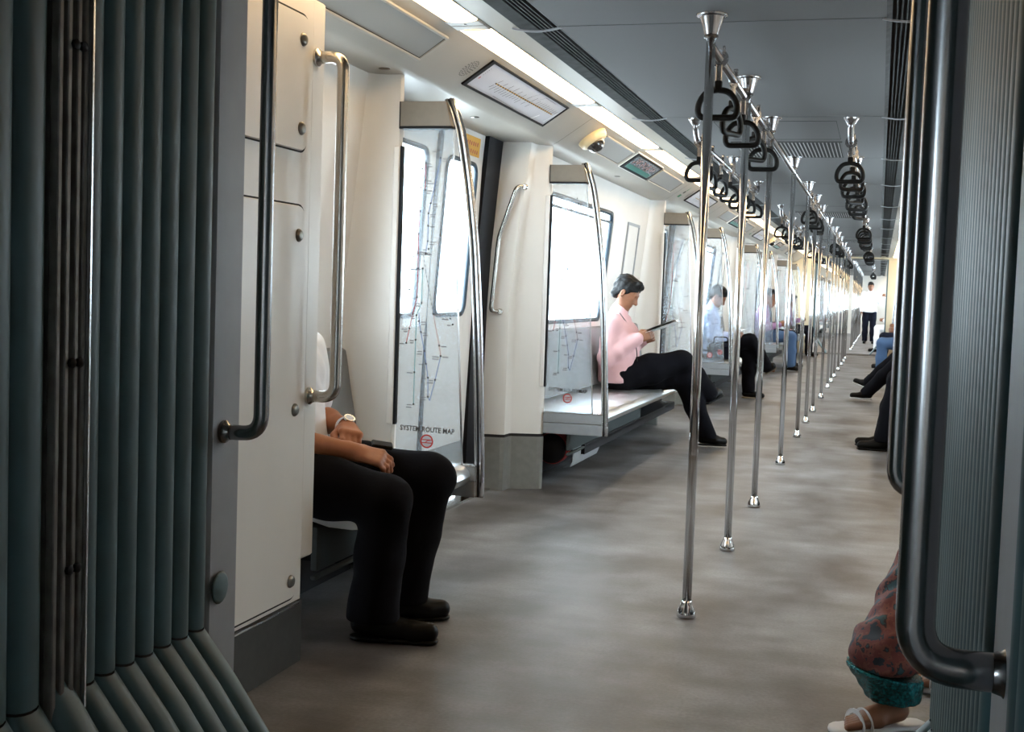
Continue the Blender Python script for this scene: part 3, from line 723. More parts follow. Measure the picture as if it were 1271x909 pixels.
bench(-1, DC[3] + 1.175, YB - .03, BL[4])
bench(1, 3.415, S0 - .03, 'short steel bench at the near right end, hidden behind the handles')
RB = ['first', 'second', 'third']
for i in range(3): bench(1, DC[i] + 1.175, DC[i + 1] - 1.175, '%s long steel bench on the right wall' % RB[i])
bench(1, DC[3] + 1.175, YB - .03, 'short steel bench at the far right end of the near coach')
for side in (-1, 1):
    for i in range(2): bench(side, car2[2][i] + 1.175, car2[2][i + 1] - 1.175, 'small far bench on the %s wall beyond the gangway' % ('left' if side < 0 else 'right'))
    bench(side, car2[0] + .1, car2[2][0] - 1.175, 'short far bench just past the gangway on the %s' % ('left' if side < 0 else 'right'))
# extinguisher and cover plate below the second bench
root = empty('fire_extinguisher', (-1.79, 6.98, .22)); tag(root, 'black cylinder with red bands lying under the near end of the long reading bench', 'fire extinguisher')
MB().lathe((0, 0, 0), [(.02, 0), (.075, .008), (.088, .03), (.088, .42), (.07, .46), (.02, .48)], 24, 'y').build('cylinder', M['black'], root, True)
for yy in (.03, .07, .11): MB().lathe((0, 0, 0), [(.0895, yy), (.0925, yy + .004), (.0925, yy + .014), (.0895, yy + .018)], 24, 'y').build('red_band', M['extred'], root, True)
MB().box(-.03, .03, .47, .52, -.02, .03, .01).build('valve', M['bolt'], root)
pts = [(.05, .095), (.085, .08), (.105, .03), (.105, -.08), (.09, -.115), (.05, -.12)]
root = empty('cover_plate', (-1.79, 7.10, .22)); tag(root, 'grey metal cover plate beside the extinguisher under the bench', 'cover plate')
mb = MB(); mb.grid([[(x, y, z) for x, z in pts] for y in (0, .72)]); mb.grid([[(x + .003, y, z) for x, z in pts] for y in (0, .72)])
mb.build('plate', M['bracket'], root, 'auto')
for yy in (.05, .66): MB().box(.02, .1, yy, yy + .02, .09, .16).build('hanger', M['bolt'], root)

# ------------------------------------------------------------------ poles, rails, straps
def make_pole():
    R = empty('grab_pole')
    MB().tube([(0, 0, .02), (0, 0, 1.0), (0, 0, ZC - .02)], .0165, 18).build('shaft', M['chrome'], R, True)
    MB().lathe((0, 0, 0), [(.031, 0), (.034, .003), (.034, .014), (.031, .026), (.024, .042), (.0185, .052), (.0175, .06)], 20).build('floor_socket', M['chrome'], R, True)
    MB().lathe((0, 0, ZC), [(.020, -.082), (.0245, -.080), (.0245, -.072), (.0225, -.070), (.040, -.014), (.041, -.010), (.053, -.007), (.055, -.002), (.055, -.0005)], 24).build('ceiling_socket', M['satin'], R, 'auto')
    return R
pole = make_pole(); index_children()
PY = [4.355, 5.594, 6.833, 8.70]
ys = []
for i in range(5):
    for y in PY:
        if y + PER * i < YB - .5: ys.append(y + PER * i)
ys[4] = 10.517; 
ys2 = [y + OFF2 for y in ys[:10]]
PL = ['tall nearest chrome grab pole reaching from ceiling to floor', 'second chrome grab pole, right behind the nearest one', 'third chrome grab pole along the aisle', 'fourth chrome grab pole along the aisle', 'fifth chrome grab pole along the aisle',
      'sixth chrome grab pole along the aisle', 'seventh chrome grab pole along the aisle', 'eighth chrome grab pole along the aisle', 'ninth chrome grab pole along the aisle', 'tenth chrome grab pole along the aisle']
for i, y in enumerate(ys + ys2):
    o = pole if i == 0 else copy_tree(pole)
    o.location = (CX, y, 0)
    tag(o, PL[i] if i < len(PL) else ('thin chrome grab pole in the dense far row, past the tenth one' if y < YB else 'hair-thin chrome grab pole beyond the far gangway'), 'grab pole', 'chrome grab poles along the aisle')
ZR = 1.995
def rail(x, y0, y1, lab, brackets):
    root = empty('ceiling_rail', (x, y0, ZR)); tag(root, lab, 'ceiling rail', 'strap rails under the ceiling')
    if brackets:
        MB().tube([(0, .13, 0), (0, y1 - y0 - .13, 0)], .0145, 14).build('rail_bar', M['satin'], root, True)
        h = ZC - ZR
        for yy, s in ((0, 1), (y1 - y0, -1)):
            MB().tube(fillet([(0, yy, h - .01), (0, yy, h - .045), (0, yy + s * .06, .01), (0, yy + s * .14, 0)], .05, 6), .0165, 14).build('end_bracket', M['satin'], root, True)
            MB().lathe((0, yy, h), [(.018, -.04), (.034, -.012), (.040, -.008), (.042, -.001)], 18).build('ceiling_flange', M['satin'], root, 'auto')
        yy = (y1 - y0) / 2
        MB().lathe((0, yy, h), [(.018, -h + .005), (.018, -.05), (.024, -.045), (.036, -.012), (.045, -.008), (.046, -.001)], 18).build('mid_bracket', M['satin'], root, 'auto')
    else:
        MB().tube([(0, 0, 0), (0, y1 - y0, 0)], .0145, 14).build('rail_bar', M['satin'], root, True)
    return root
rail(CX, 4.355, YB - .9, 'long steel rail running along the aisle through the tops of the grab poles', False)
rail(CX, ys2[0], ys2[-1], 'small steel rail along the aisle ceiling beyond the far gangway', False)
for side, x in ((-1, -1.01), (1, -.19)):
    for i in range(3):
        a = 6.86 + PER * i
        rail(x, a, a + 3.66, '%s short strap rail on the %s side of the ceiling' % (ORD[i], 'window-side left' if side < 0 else 'right'), True)
    rail(x, 6.86 + OFF2, 6.86 + OFF2 + 3.66, 'tiny strap rail on the %s side beyond the far gangway' % ('left' if side < 0 else 'right'), True)
def make_strap():
    R = empty('strap_handle')
    # clamp round the rail
    pts = [(0, .021 * math.cos(a) , .021 * math.sin(a)) for a in [2 * PI * k / 16 for k in range(17)]]
    mb = MB(); pts = [(.021 * math.cos(a), 0, .021 * math.sin(a)) for a in [2 * PI * k / 16 for k in range(17)]]
    mb.sweep(pts, [(-.012, -.003), (.012, -.003), (.012, .003), (-.012, .003)], up=(0, 1, 0), caps=False)
    mb.box(.010, .020, -.010, .010, .012, .045, .003)
    mb.build('rail_clamp', M['satin'], R)
    MB().box(-.011, .011, -.007, .007, -.085, -.02, .003).build('strap_stem', M['satin'], R)
    MB().box(-.014, .014, -.012, .012, -.115, -.08, .004).build('socket', M['ring'], R)
    P = fillet([(0, 0, -.112), (.040, 0, -.118), (.070, 0, -.160), (.070, 0, -.212), (0, 0, -.212), (-.070, 0, -.212), (-.070, 0, -.160), (-.040, 0, -.118), (0, 0, -.112)], .028, 5)
    MB().tube(P, .012, 10, caps=False).build('hand_ring', M['ring'], R, True)
    return R
strap = make_strap(); index_children(); first = True
rr = np.random.RandomState(7)
def put_strap(x, y, a, lab, tilt=0.):
    global first
    o = strap if first else copy_tree(strap); first = False
    o.location = (x, y, ZR); o.rotation_euler = (0, tilt, a)
    tag(o, lab, 'strap handle', 'black strap handles on the rails')
CA = [0.1, 1.15, -.05, .9, .05]
for i in range(4):
    for j, y in enumerate((4.60, 5.05, 5.44, 5.99, 6.43)):
        lab = '%s strap handle on the centre rail over the %s doorway' % (ORD[j], ORD[i])
        put_strap(CX, y + PER * i, CA[j] if i == 0 else rr.uniform(-.6, 1.2), lab)
for side, x in ((-1, -1.01), (1, -.19)):
    for i in range(3):
        for j in range(7):
            y = 7.06 + .5 * j + (.12 if j > 3 else 0)
            a = [0, 1.2, 1.1, .7, .1, .6, 0][j] if side < 0 else [0, .5, -.3, .8, .3, -.5, 1.][j]
            put_strap(x, y + PER * i, a, '%s strap handle of the %s rail on the %s side' % (ORD[j], ORD[i], 'window-side left' if side < 0 else 'right'))
    for j in range(4): put_strap(x, 7.06 + .85 * j + OFF2, rr.uniform(-1, 1), 'tiny strap handle beyond the far gangway on the %s rail' % ('left' if side < 0 else 'right'))

# ------------------------------------------------------------------ things on the cove and ceiling
cd = Vector((-.825, 0, -.565)).normalized()
def cove_root(name, y, lab, cat, group=None):
    o = bpy.data.objects.new(name, None); COL.objects.link(o); o.empty_display_size = .1
    up = -cd; n = Vector((0, 1, 0)).cross(up)
    m = Matrix(((0, up.x, n.x, -1.665), (1, 0, 0, y), (0, up.z, n.z, 2.035), (0, 0, 0, 1)))
    o.matrix_world = m; tag(o, lab, cat, group); return o
def hatch(y0, y1, lab):
    R = cove_root('cove_hatch', (y0 + y1) / 2, lab, 'ceiling hatch', 'hatches in the slanted ceiling edge'); L = (y1 - y0) / 2
    fr = MB(); w = .012
    fr.box(-L, L, .060, .072, -.002, .010, .003).box(-L, L, -.076, -.064, -.002, .010, .003).box(-L, -L + w, -.064, .060, -.002, .008, .003).box(L - w, L, -.064, .060, -.002, .008, .003)
    fr.build('rim', M['cove'], R)
    MB().box(-L + w, L - w, -.064, -.061, .0, .004).box(L - w - .004, L - w, -.062, .058, 0, .004).build('edge_gap', M['gap'], R)  # dark gap along two sides of the hatch door
    MB().box(-L + w, L - w - .004, -.061, .060, -.001, .0035).build('door_panel', M['hatchgrey'], R)
    return R
HN = ['on the window-side ceiling slope above the first bench', 'beside the dome camera', 'just past the display screen']
hatch(2.9, 4.49, 'long recessed hatch panel in the ceiling slope above the seated man in white')
HO = [('left of', 'right of')]
for i in range(3):
    hatch(7.36 + PER * i, 8.22 + PER * i, 'hatch panel in the ceiling slope, on the near side of the %s display screen' % ORD[i])
    hatch(9.35 + PER * i, 10.38 + PER * i, 'hatch panel in the ceiling slope, on the far side of the %s display screen' % ORD[i])
def route_board(y, lab):
    R = cove_root('route_board', y, lab, 'route map board', 'route map boards over the doors'); L = .655; b0, b1 = -.078, .090
    MB().box(-L, L, b1 - .010, b1, 0, .008).box(-L, L, b0, b0 + .010, 0, .008).box(-L, -L + .035, b0, b1, 0, .008).box(L - .012, L, b0, b1, 0, .008).build('black_frame', M['black'], R)
    MB().box(-L + .02, L - .01, b0 + .004, b1 - .004, 0, .003).build('map_sheet', M['mapwhite'], R)
    P = lambda s, t: (-L + 2 * L * s, b1 - (b1 - b0) * t)
    q = MB(); a, c = P(.20, .52), P(.94, .49); h = .0042
    def bar(mb, p, r, w, dash=0):
        d = Vector((r[0] - p[0], r[1] - p[1], 0)); ln = d.length; d.normalize(); n = Vector((-d.y, d.x, 0)) * w / 2
        for s, e in ([(0, ln)] if not dash else [(t, min(ln, t + dash * .5)) for t in np.arange(0, ln, dash)]):
            u, v = Vector((p[0], p[1], h)) + d * s, Vector((p[0], p[1], h)) + d * e; mb.add([u - n, v - n, v + n, u + n], [(0, 1, 2, 3)])
    bar(q, a, c, .006); q.build('yellow_line', M['yellow'], R)
    h = .0046; q = MB(); bar(q, a, c, .0075, .036); q.build('station_marks', M['ink'], R)
    q = MB(); r_ = np.random.RandomState(5)
    for k in range(26):
        s = .21 + .73 * k / 25; p = P(s, .52 - .03 * k / 25); ln = r_.uniform(.018, .034); up = k % 2 == 0 or k > 16
        if up: bar(q, (p[0] + .006, p[1] + .008), (p[0] + .006 + ln * .75, p[1] + .008 + ln), .0042)
        if not up or k < 12: bar(q, (p[0] - .008, p[1] - .010), (p[0] - .008 - ln * .75, p[1] - .010 - ln), .0042)
    bar(q, P(.30, .88), P(.56, .92), .003, .012); bar(q, P(.48, .06), P(.62, .08), .003, .01); bar(q, P(.58, .3), P(.62, .12), .0015); bar(q, P(.66, .35), P(.70, .13), .0015); bar(q, P(.70, .12), P(.85, .13), .003, .01)
    q.build('caption_lettering', M['ink'], R)
    q = MB(); bar(q, P(.055, .22), P(.055, .50), .004, .01); q.build('title_mark', M['ink'], R)
    q = MB(); bar(q, P(.055, .56), P(.055, .64), .010); q.build('red_mark', M['redline'], R)
    q = MB(); h = .0048; bar(q, P(.80, .98), P(.84, .70), .010); bar(q, P(.95, .85), P(.975, .35), .009); q.build('torn_tape', M['paperwhite'], R)
    return R
RL = ['large black-framed route map board on the ceiling slope over the nearest doorway', 'route map board over the second doorway, partly behind the nearest pole', 'route map board over the third doorway', 'route map board over the fourth doorway']
for i in range(4): route_board(5.665 + PER * i, RL[i])
for i in range(3):
    R = cove_root('display_screen', 8.77 + PER * i, ['dark display screen glowing teal on the ceiling slope above the reading man', 'dark display screen above the second long bench', 'dark display screen above the third long bench'][i], 'display screen', 'display screens above the benches')
    MB().box(-.50, .50, -.080, .092, 0, .010, .004).build('white_rim', M['white'], R)
    MB().box(-.485, .485, -.072, .086, .009, .016, .003).build('bezel', M['black'], R)
    MB().box(-.43, .43, -.052, .068, .0162, .0168).build('picture', M['tv'], R)
    MB().box(-.42, .40, -.050, -.012, .0169, .0172).build('teal_band', M['tvteal'], R)
    q = MB()
    for k in range(12): q.box(-.38 + .062 * k, -.345 + .062 * k, .004 + .012 * (k % 2), .020 + .012 * (k % 3), .0169, .0172)
    for k in range(6): q.box(-.34 + .11 * k, -.28 + .11 * k, .044, .052, .0169, .0172)
    q.build('red_text', M['tvtext'], R)
# dome cameras
for i in (0, 2):
    R = cove_root('ceiling_dome_camera', 7.16 + PER * i, ['dark glossy dome camera with yellowish base on the ceiling slope over the second screen', 'tiny far dome camera on the ceiling slope'][i // 2], 'dome camera', 'dome cameras')
    MB().lathe((0, .01, 0), [(.088, 0), (.090, .006), (.084, .030), (.074, .042), (.058, .048)], 28).build('base', M['domebase'], R, 'auto')
    MB().lathe((0, .006, .042), [(.056 * math.cos(a), .056 * math.sin(a)) for a in [PI / 2 * k / 8 for k in range(9)]], 28).build('dome', M['dome'], R, True)
    MB().box(-.02, .02, .072, .09, .02, .03, .004).build('catch', M['bolt'], R)
# loudspeaker perforations
for i in range(4):
    R = cove_root('speaker_grille', 4.92 + PER * i, ['round pattern of drilled speaker holes beside the near route board', 'speaker holes beside the second route board', 'speaker holes beside the third route board', 'speaker holes beside the fourth route board'][i], 'speaker grille', 'loudspeaker grilles')
    q = MB()
    for rad, n in ((.010, 4), (.022, 9), (.034, 14), (.046, 20)):
        for k in range(n):
            a = 2 * PI * k / n; x, y = rad * math.cos(a), rad * math.sin(a)
            q.add([(x + .0042 * math.cos(b), y + .0042 * math.sin(b), .001) for b in [PI * j / 3 for j in range(6)]], [tuple(range(6))])
    q.build('holes', M['ink'], R)
# green emergency marking
for i in range(2):
    R = cove_root('exit_marking', 10.86 + PER * i, ['small green emergency pictogram with black arrow on the ceiling slope', 'tiny green pictogram beside the second board'][i], 'marking', 'green markings')
    MB().box(-.035, .035, -.075, -.040, 0, .002).build('green_square', M['green'], R)
    MB().box(-.02, .02, -.020, .010, 0, .002).build('black_figure', M['ink'], R)
    q = MB(); q.add([(-.022, .018, .002), (.022, .018, .002), (.0, .072, .002)], [(0, 1, 2)]); q.build('arrow', M['green'], R)
# soffit discs
for j, (x, y) in enumerate([(-1.84, 4.44), (-1.90, 5.72), (-1.80, 8.62), (-1.86, 10.9)]):
    o = MB().lathe((x, y, 1.952), [(.022, 0), (.022, -.003), (.014, -.006), (.004, -.0065)], 14).build('ceiling_sensor', M['bolt'], None, 'auto')
    tag(o, ['small round metal plug in the soffit above the nearest glass screen', 'small round brownish plug in the soffit above the doorway', 'tiny round plug in the soffit above the reading man', 'tiny round plug in the soffit past the second pillar'][j], 'ceiling plug', 'soffit plugs')
# return air grilles + access panel outlines on the ceiling
for c, off in ((0, 0), (1, OFF2)):
    for i in range(4 if c == 0 else 2):
        y = 7.88 + PER * i + off
        R = empty('air_grille', (CX, y + .41, ZC)); tag(R, (('dark slatted return air grille in the ceiling behind the %s grab poles' % ['third and fourth', 'seventh and eighth', 'eleventh and twelfth', 'last'][i]) if c == 0 else 'tiny ceiling air grille beyond the far gangway'), 'air grille', 'ceiling air grilles')
        MB().box(-.325, .325, -.41, .41, -.001, .004).build('dark_opening', M['gap'], R)
        q = MB()
        for k in range(28): q.box(-.318 + .0231 * k, -.3115 + .0231 * k, -.40, .40, -.005, -.002)
        q.build('slats', M['hatchgrey'], R)
        q = MB().box(-.335, .335, -.42, -.405, -.006, 0).box(-.335, .335, .405, .42, -.006, 0).box(-.335, -.32, -.41, .41, -.006, 0).box(.32, .335, -.41, .41, -.006, 0); q.build('rim', M['ceil'], R)
        R = empty('access_panel', (CX, y - .50, ZC)); tag(R, ('flat ceiling access panel outlined just before the %s air grille' % ORD[i]) if c == 0 else 'tiny access panel beyond the far gangway', 'access panel', 'ceiling access panels')
        q = MB(); w = .0025
        q.box(-.33, .33, -.40, -.40 + w * 2, -.0012, 0).box(-.33, .33, .38, .38 + w * 2, -.0012, 0).box(-.33, -.33 + w, -.4, .38, -.0012, 0).box(.33 - w, .33, -.4, .38, -.0012, 0); q.build('joint_line', M['gap'], R)
# yellow stickers on the doors, advert frames on the walls
for i in range(2):
    d = DC[i]; 
    def dp(y, z, e): return (door_x(z) + e, y, z)
    q = MB(); q.add([dp(d + .31, 1.825, .003), dp(d + .62, 1.825, .003), dp(d + .62, 1.925, .003), dp(d + .31, 1.925, .003)], [(0, 1, 2, 3)])
    o = q.build('warning_sticker', M['yellow']); tag(o, ['yellow warning sticker with red lettering above the nearest door window', 'yellow sticker above the second door window'][i], 'sticker', 'yellow door stickers')
    t = MB(); r_ = np.random.RandomState(2)
    for row, z in ((0, 1.886), (1, 1.846)):
        for k in range(8):
            y = d + .335 + .033 * k; hgt = .022
            t.add([dp(y, z - .008, .0045), dp(y + .018 * r_.uniform(.5, 1), z - .008, .0045), dp(y + .016, z - .008 + hgt, .0045), dp(y + .002, z - .008 + hgt * r_.uniform(.6, 1), .0045)], [(0, 1, 2, 3)])
    t.build('red_lettering', M['redline'], o)
for i in range(3):
    y0, y1 = 9.88 + PER * i, 10.36 + PER * i; R = empty('advert_frame', (wall_x(1.3), (y0 + y1) / 2, 1.33)); tag(R, '%s empty picture frame on the left wall between window and pillar' % ORD[i], 'wall frame', 'empty wall frames')
    q = MB(); hy = (y1 - y0) / 2
    def wp(y, z, e): return (wall_x(z + 1.33) + e - wall_x(1.3), y, z)
    def wq(mb, a, b, c, d, e0, e1):
        mb.add([wp(a, c, e0), wp(b, c, e0), wp(b, d, e0), wp(a, d, e0), wp(a, c, e1), wp(b, c, e1), wp(b, d, e1), wp(a, d, e1)], [(0, 1, 2, 3), (7, 6, 5, 4), (0, 4, 5, 1), (1, 5, 6, 2), (2, 6, 7, 3), (3, 7, 4, 0)])
    for a, b, c, d in ((-hy, hy, .36, .38), (-hy, hy, -.38, -.36), (-hy, -hy + .02, -.36, .36), (hy - .02, hy, -.36, .36)): wq(q, a, b, c, d, 0, .012)
    q.build('rim', M['bracket'], R); q = MB(); wq(q, -hy + .02, hy - .02, -.36, .36, 0, .003); q.build('back_panel', M['white'], R)

# ------------------------------------------------------------------ people (smooth bodies polygonised from distance fields)
V3 = lambda *a: np.array(a, float)
def nrm(v): v = np.asarray(v, float); return v / (np.linalg.norm(v) + 1e-9)
class Field:
    def __init__(s): s.p = []
    def cone(s, a, b, ra, rb=None, k=.02): s.p.append(('c', np.asarray(a, float), np.asarray(b, float), ra, ra if rb is None else rb, k)); return s
    def ell(s, c, r, R=None, k=.02, sub=False): s.p.append(('e', np.asarray(c, float), np.asarray(r, float), np.eye(3) if R is None else R, sub, k)); return s
    def chain(s, pts, rs, k=.02):
        for a, b, ra, rb in zip(pts[:-1], pts[1:], rs[:-1], rs[1:]): s.cone(a, b, ra, rb, k)
        return s
    def bounds(s):
        lo, hi = [], []
        for q in s.p:
            if q[0] == 'c': m = max(q[3], q[4]) + .02; lo += [q[1] - m, q[2] - m]; hi += [q[1] + m, q[2] + m]
            elif not q[4]: m = max(q[2]) + .02; lo.append(q[1] - m); hi.append(q[1] + m)
        return np.min(lo, 0), np.max(hi, 0)
    def mesh(s, h, name, m, parent=None, clips=(), wob=0., wf=40.):
        lo, hi = s.bounds(); n = np.ceil((hi - lo) / h).astype(int) + 3; lo = lo - h
        F = np.full(n, .3, np.float32)
        ax = [lo[i] + h * np.arange(n[i]) for i in range(3)]
        for q in s.p:
            k = q[5]
            if q[0] == 'c': m_ = max(q[3], q[4]) + k * 2 + .015; l, u = np.minimum(q[1], q[2]) - m_, np.maximum(q[1], q[2]) + m_
            else: m_ = max(q[2]) + k * 2 + .015; l, u = q[1] - m_, q[1] + m_
            i0 = np.clip(((l - lo) / h).astype(int), 0, n - 1); i1 = np.clip(((u - lo) / h).astype(int) + 2, 1, n)
            if (i1 <= i0).any(): continue
            X = ax[0][i0[0]:i1[0], None, None]; Y = ax[1][None, i0[1]:i1[1], None]; Z = ax[2][None, None, i0[2]:i1[2]]
            if q[0] == 'c':
                a, b, ra, rb = q[1], q[2], q[3], q[4]; d = b - a; L2 = d @ d + 1e-12
                t = np.clip(((X - a[0]) * d[0] + (Y - a[1]) * d[1] + (Z - a[2]) * d[2]) / L2, 0, 1)
                D = np.sqrt((X - a[0] - t * d[0]) ** 2 + (Y - a[1] - t * d[1]) ** 2 + (Z - a[2] - t * d[2]) ** 2) - (ra + t * (rb - ra))
            else:
                c, r, R = q[1], q[2], q[3]; dx, dy, dz = X - c[0], Y - c[1], Z - c[2]
                u_ = [(R[0, i] * dx + R[1, i] * dy + R[2, i] * dz) / r[i] for i in range(3)]
                g = np.sqrt(u_[0] ** 2 + u_[1] ** 2 + u_[2] ** 2); D = (g - 1) * min(r) * (1 + 0 * g)
                D = (g - 1) * float(np.mean(r)) if max(r) / min(r) < 1.6 else (g - 1) * float(min(r) * 1.2)
            S = F[i0[0]:i1[0], i0[1]:i1[1], i0[2]:i1[2]]
            D = D.astype(np.float32)
            if q[0] == 'e' and q[4]:
                hh = np.maximum(k - np.abs(S + D), 0) / k; S[...] = np.maximum(S, -D) + hh * hh * k * .25
            else:
                hh = np.maximum(k - np.abs(S - D), 0) / k; S[...] = np.minimum(S, D) - hh * hh * k * .25
        if wob > 0:
            X = ax[0][:, None, None]; Y = ax[1][None, :, None]; Z = ax[2][None, None, :]
            F += wob * (np.sin(wf * X + 1.7 * np.sin(wf * .6 * Z + wf * .3 * Y)) * np.sin(wf * .8 * Z + 2 * np.sin(wf * .5 * Y + 1)) + .5 * np.sin(wf * 1.9 * Y + wf * 1.3 * Z + 1.3 * np.sin(wf * X))).astype(np.float32)
        for (p, nn) in clips:
            p, nn = np.asarray(p, float), nrm(nn)
            X = ax[0][:, None, None]; Y = ax[1][None, :, None]; Z = ax[2][None, None, :]
            F = np.maximum(F, ((X - p[0]) * nn[0] + (Y - p[1]) * nn[1] + (Z - p[2]) * nn[2]).astype(np.float32))
        v, f = surfnet(F, lo, h)
        return link(name, v, f, m, parent, True)
def surfnet(F, lo, h):
    F = F.copy(); F[[0, -1]] = 1; F[:, [0, -1]] = 1; F[:, :, [0, -1]] = 1
    S = F < 0; nx, ny, nz = F.shape
    c = np.zeros((nx - 1, ny - 1, nz - 1), np.int8)
    for i in (0, 1):
        for j in (0, 1):
            for k in (0, 1): c += S[i:nx - 1 + i, j:ny - 1 + j, k:nz - 1 + k]
    act = np.argwhere((c > 0) & (c < 8)); I, J, K = act.T
    idx = np.full(c.shape, -1, np.int32); idx[I, J, K] = np.arange(len(act))
    C = {(i, j, k): F[I + i, J + j, K + k].astype(float) for i in (0, 1) for j in (0, 1) for k in (0, 1)}
    acc = np.zeros((len(act), 3)); cnt = np.zeros(len(act))
    for a in range(3):
        for u in (0, 1):
            for w in (0, 1):
                p = [0, 0, 0]; q = [0, 0, 0]; o = [x for x in range(3) if x != a]
                p[o[0]] = q[o[0]] = u; p[o[1]] = q[o[1]] = w; q[a] = 1
                f0, f1 = C[tuple(p)], C[tuple(q)]; m = (f0 < 0) != (f1 < 0)
                t = np.where(m, f0 / np.where(m, f0 - f1, 1), 0)
                pos = np.tile(np.array(p, float), (len(act), 1)); pos[:, a] += t
                acc[m] += pos[m]; cnt[m] += 1
    V = lo + h * (act + acc / cnt[:, None])
    faces = []
    for a in range(3):
        o = [x for x in range(3) if x != a]
        sl0 = [slice(None)] * 3; sl1 = [slice(None)] * 3; sl0[a] = slice(0, -1); sl1[a] = slice(1, None)
        s0, s1 = S[tuple(sl0)], S[tuple(sl1)]; E_ = np.argwhere(s0 != s1)
        E_ = E_[(E_[:, o[0]] > 0) & (E_[:, o[1]] > 0)]
        flip = s0[tuple(E_.T)]
        def cell(du, dw):
            q = E_.copy(); q[:, o[0]] -= du; q[:, o[1]] -= dw
            q = np.minimum(q, np.array(c.shape) - 1); return idx[tuple(q.T)]
        Q = np.stack([cell(0, 0), cell(1, 0), cell(1, 1), cell(0, 1)], 1)
        if a == 1: flip = ~flip
        Q[~flip] = Q[~flip][:, ::-1]; Q = Q[(Q >= 0).all(1)]; faces.append(Q)
    return V, np.concatenate(faces)
def basis(fwd, up):
    x = nrm(fwd); y = nrm(np.cross(up, x)); z = np.cross(x, y); return np.stack([x, y, z], 1)    # columns: forward, left, up
def head(f, hc, fwd, up, s=1.):
    R = basis(fwd, up); P = lambda *a: hc + R @ (np.array(a, float) * s)
    f.ell(P(-.012, 0, .030), V3(.096, .074, .086) * s, R, .01)
    f.ell(P(.030, 0, -.030), V3(.062, .056, .080) * s, R, .03)
    f.cone(P(.045, 0, -.085), P(.058, 0, -.098), .030 * s, .022 * s, .03)
    f.cone(P(.0, .045, -.05), P(.045, .02, -.095), .022 * s, .02 * s, .03).cone(P(.0, -.045, -.05), P(.045, -.02, -.095), .022 * s, .02 * s, .03)
    f.cone(P(.080, -.032, .022), P(.080, .032, .022), .012 * s, None, .018)
    for q in (-1, 1): f.ell(P(.095, q * .032, -.001), V3(.020, .018, .012) * s, R, .012, True); f.ell(P(.073, q * .031, -.002), V3(.014, .014, .012) * s, R, .005)
    f.cone(P(.086, 0, .008), P(.108, 0, -.030), .008 * s, .013 * s, .014); f.cone(P(.092, -.014, -.034), P(.092, .014, -.034), .008 * s, None, .01)
    f.cone(P(.084, -.020, -.062), P(.084, .020, -.062), .008 * s, None, .008); f.cone(P(.080, -.018, -.073), P(.080, .018, -.073), .008 * s, None, .008)
    for q in (-1, 1):
        f.ell(P(-.008, q * .078, -.008), V3(.018, .009, .031) * s, R, .006); f.ell(P(-.004, q * .088, -.006), V3(.008, .007, .017) * s, R, .004, True)
def hair(hc, fwd, up, h, parent, m, s=1., back=-.075, wob=.004):
    R = basis(fwd, up); P = lambda *a: hc + R @ (np.array(a, float) * s)
    f = Field(); f.ell(P(-.016, 0, .040), V3(.102, .084, .090) * s, R, .01)
    f.cone(P(.055, -.03, .105), P(.070, .03, .088), .026 * s, .022 * s, .02); f.cone(P(-.06, -.03, back + .03), P(-.06, .03, back + .03), .035 * s, None, .02)
    n1 = R @ nrm([.75, 0, -1.])   # removes the face
    f.ell(P(.075, 0, -.045), V3(.085, .10, .095) * s, R, .01, True)
    return f.mesh(h, 'hair', m, parent, clips=[(P(0, 0, back), R @ np.array([.55, 0, -1.]))], wob=wob, wf=95)
def hand(f, W, d, n, side, curl=.6, s=1., thumb=.5, spread=1.):
    """wrist W, pointing d, back-of-hand normal n; side=+1 when the thumb lies along cross(n,d)"""
    d = nrm(d); n = nrm(n - d * (n @ d)); l = np.cross(n, d) * side; k = .006
    P = lambda a, b, c: W + (d * a + l * b + n * c) * s
    f.cone(P(-.02, 0, 0), P(.02, 0, 0), .024 * s, .022 * s, .02)
    for i, (b, ln, r) in enumerate(((.030, .074, .0092), (.010, .082, .0095), (-.010, .076, .0090), (-.029, .060, .0082))):
        f.cone(P(.015, b * .7, 0), P(.085, b * spread, .002), .0145 * s, .0118 * s, .014)
        p = P(.085, b * spread, .002); ang = 0.
        for j, fr in enumerate((.45, .32, .25)):
            ang += curl * (.75 + .08 * i) if j == 0 else curl * .95
            dd = d * math.cos(ang) - n * math.sin(ang); q = p + dd * ln * fr * s
            f.cone(p, q, (r - .0006 * j) * s, (r - .0006 * (j + 1)) * s, k); p = q
    t0 = P(.022, .028, -.006); t1 = P(.050, .048, -.018 - .01 * thumb); t2 = P(.078, .050 - .02 * thumb, -.024 - .016 * thumb); t3 = P(.098, .040 - .03 * thumb, -.028 - .02 * thumb)
    f.cone(t0, t1, .0155 * s, .0125 * s, .014).cone(t1, t2, .0118 * s, .0105 * s, k).cone(t2, t3, .0105 * s, .0085 * s, k)
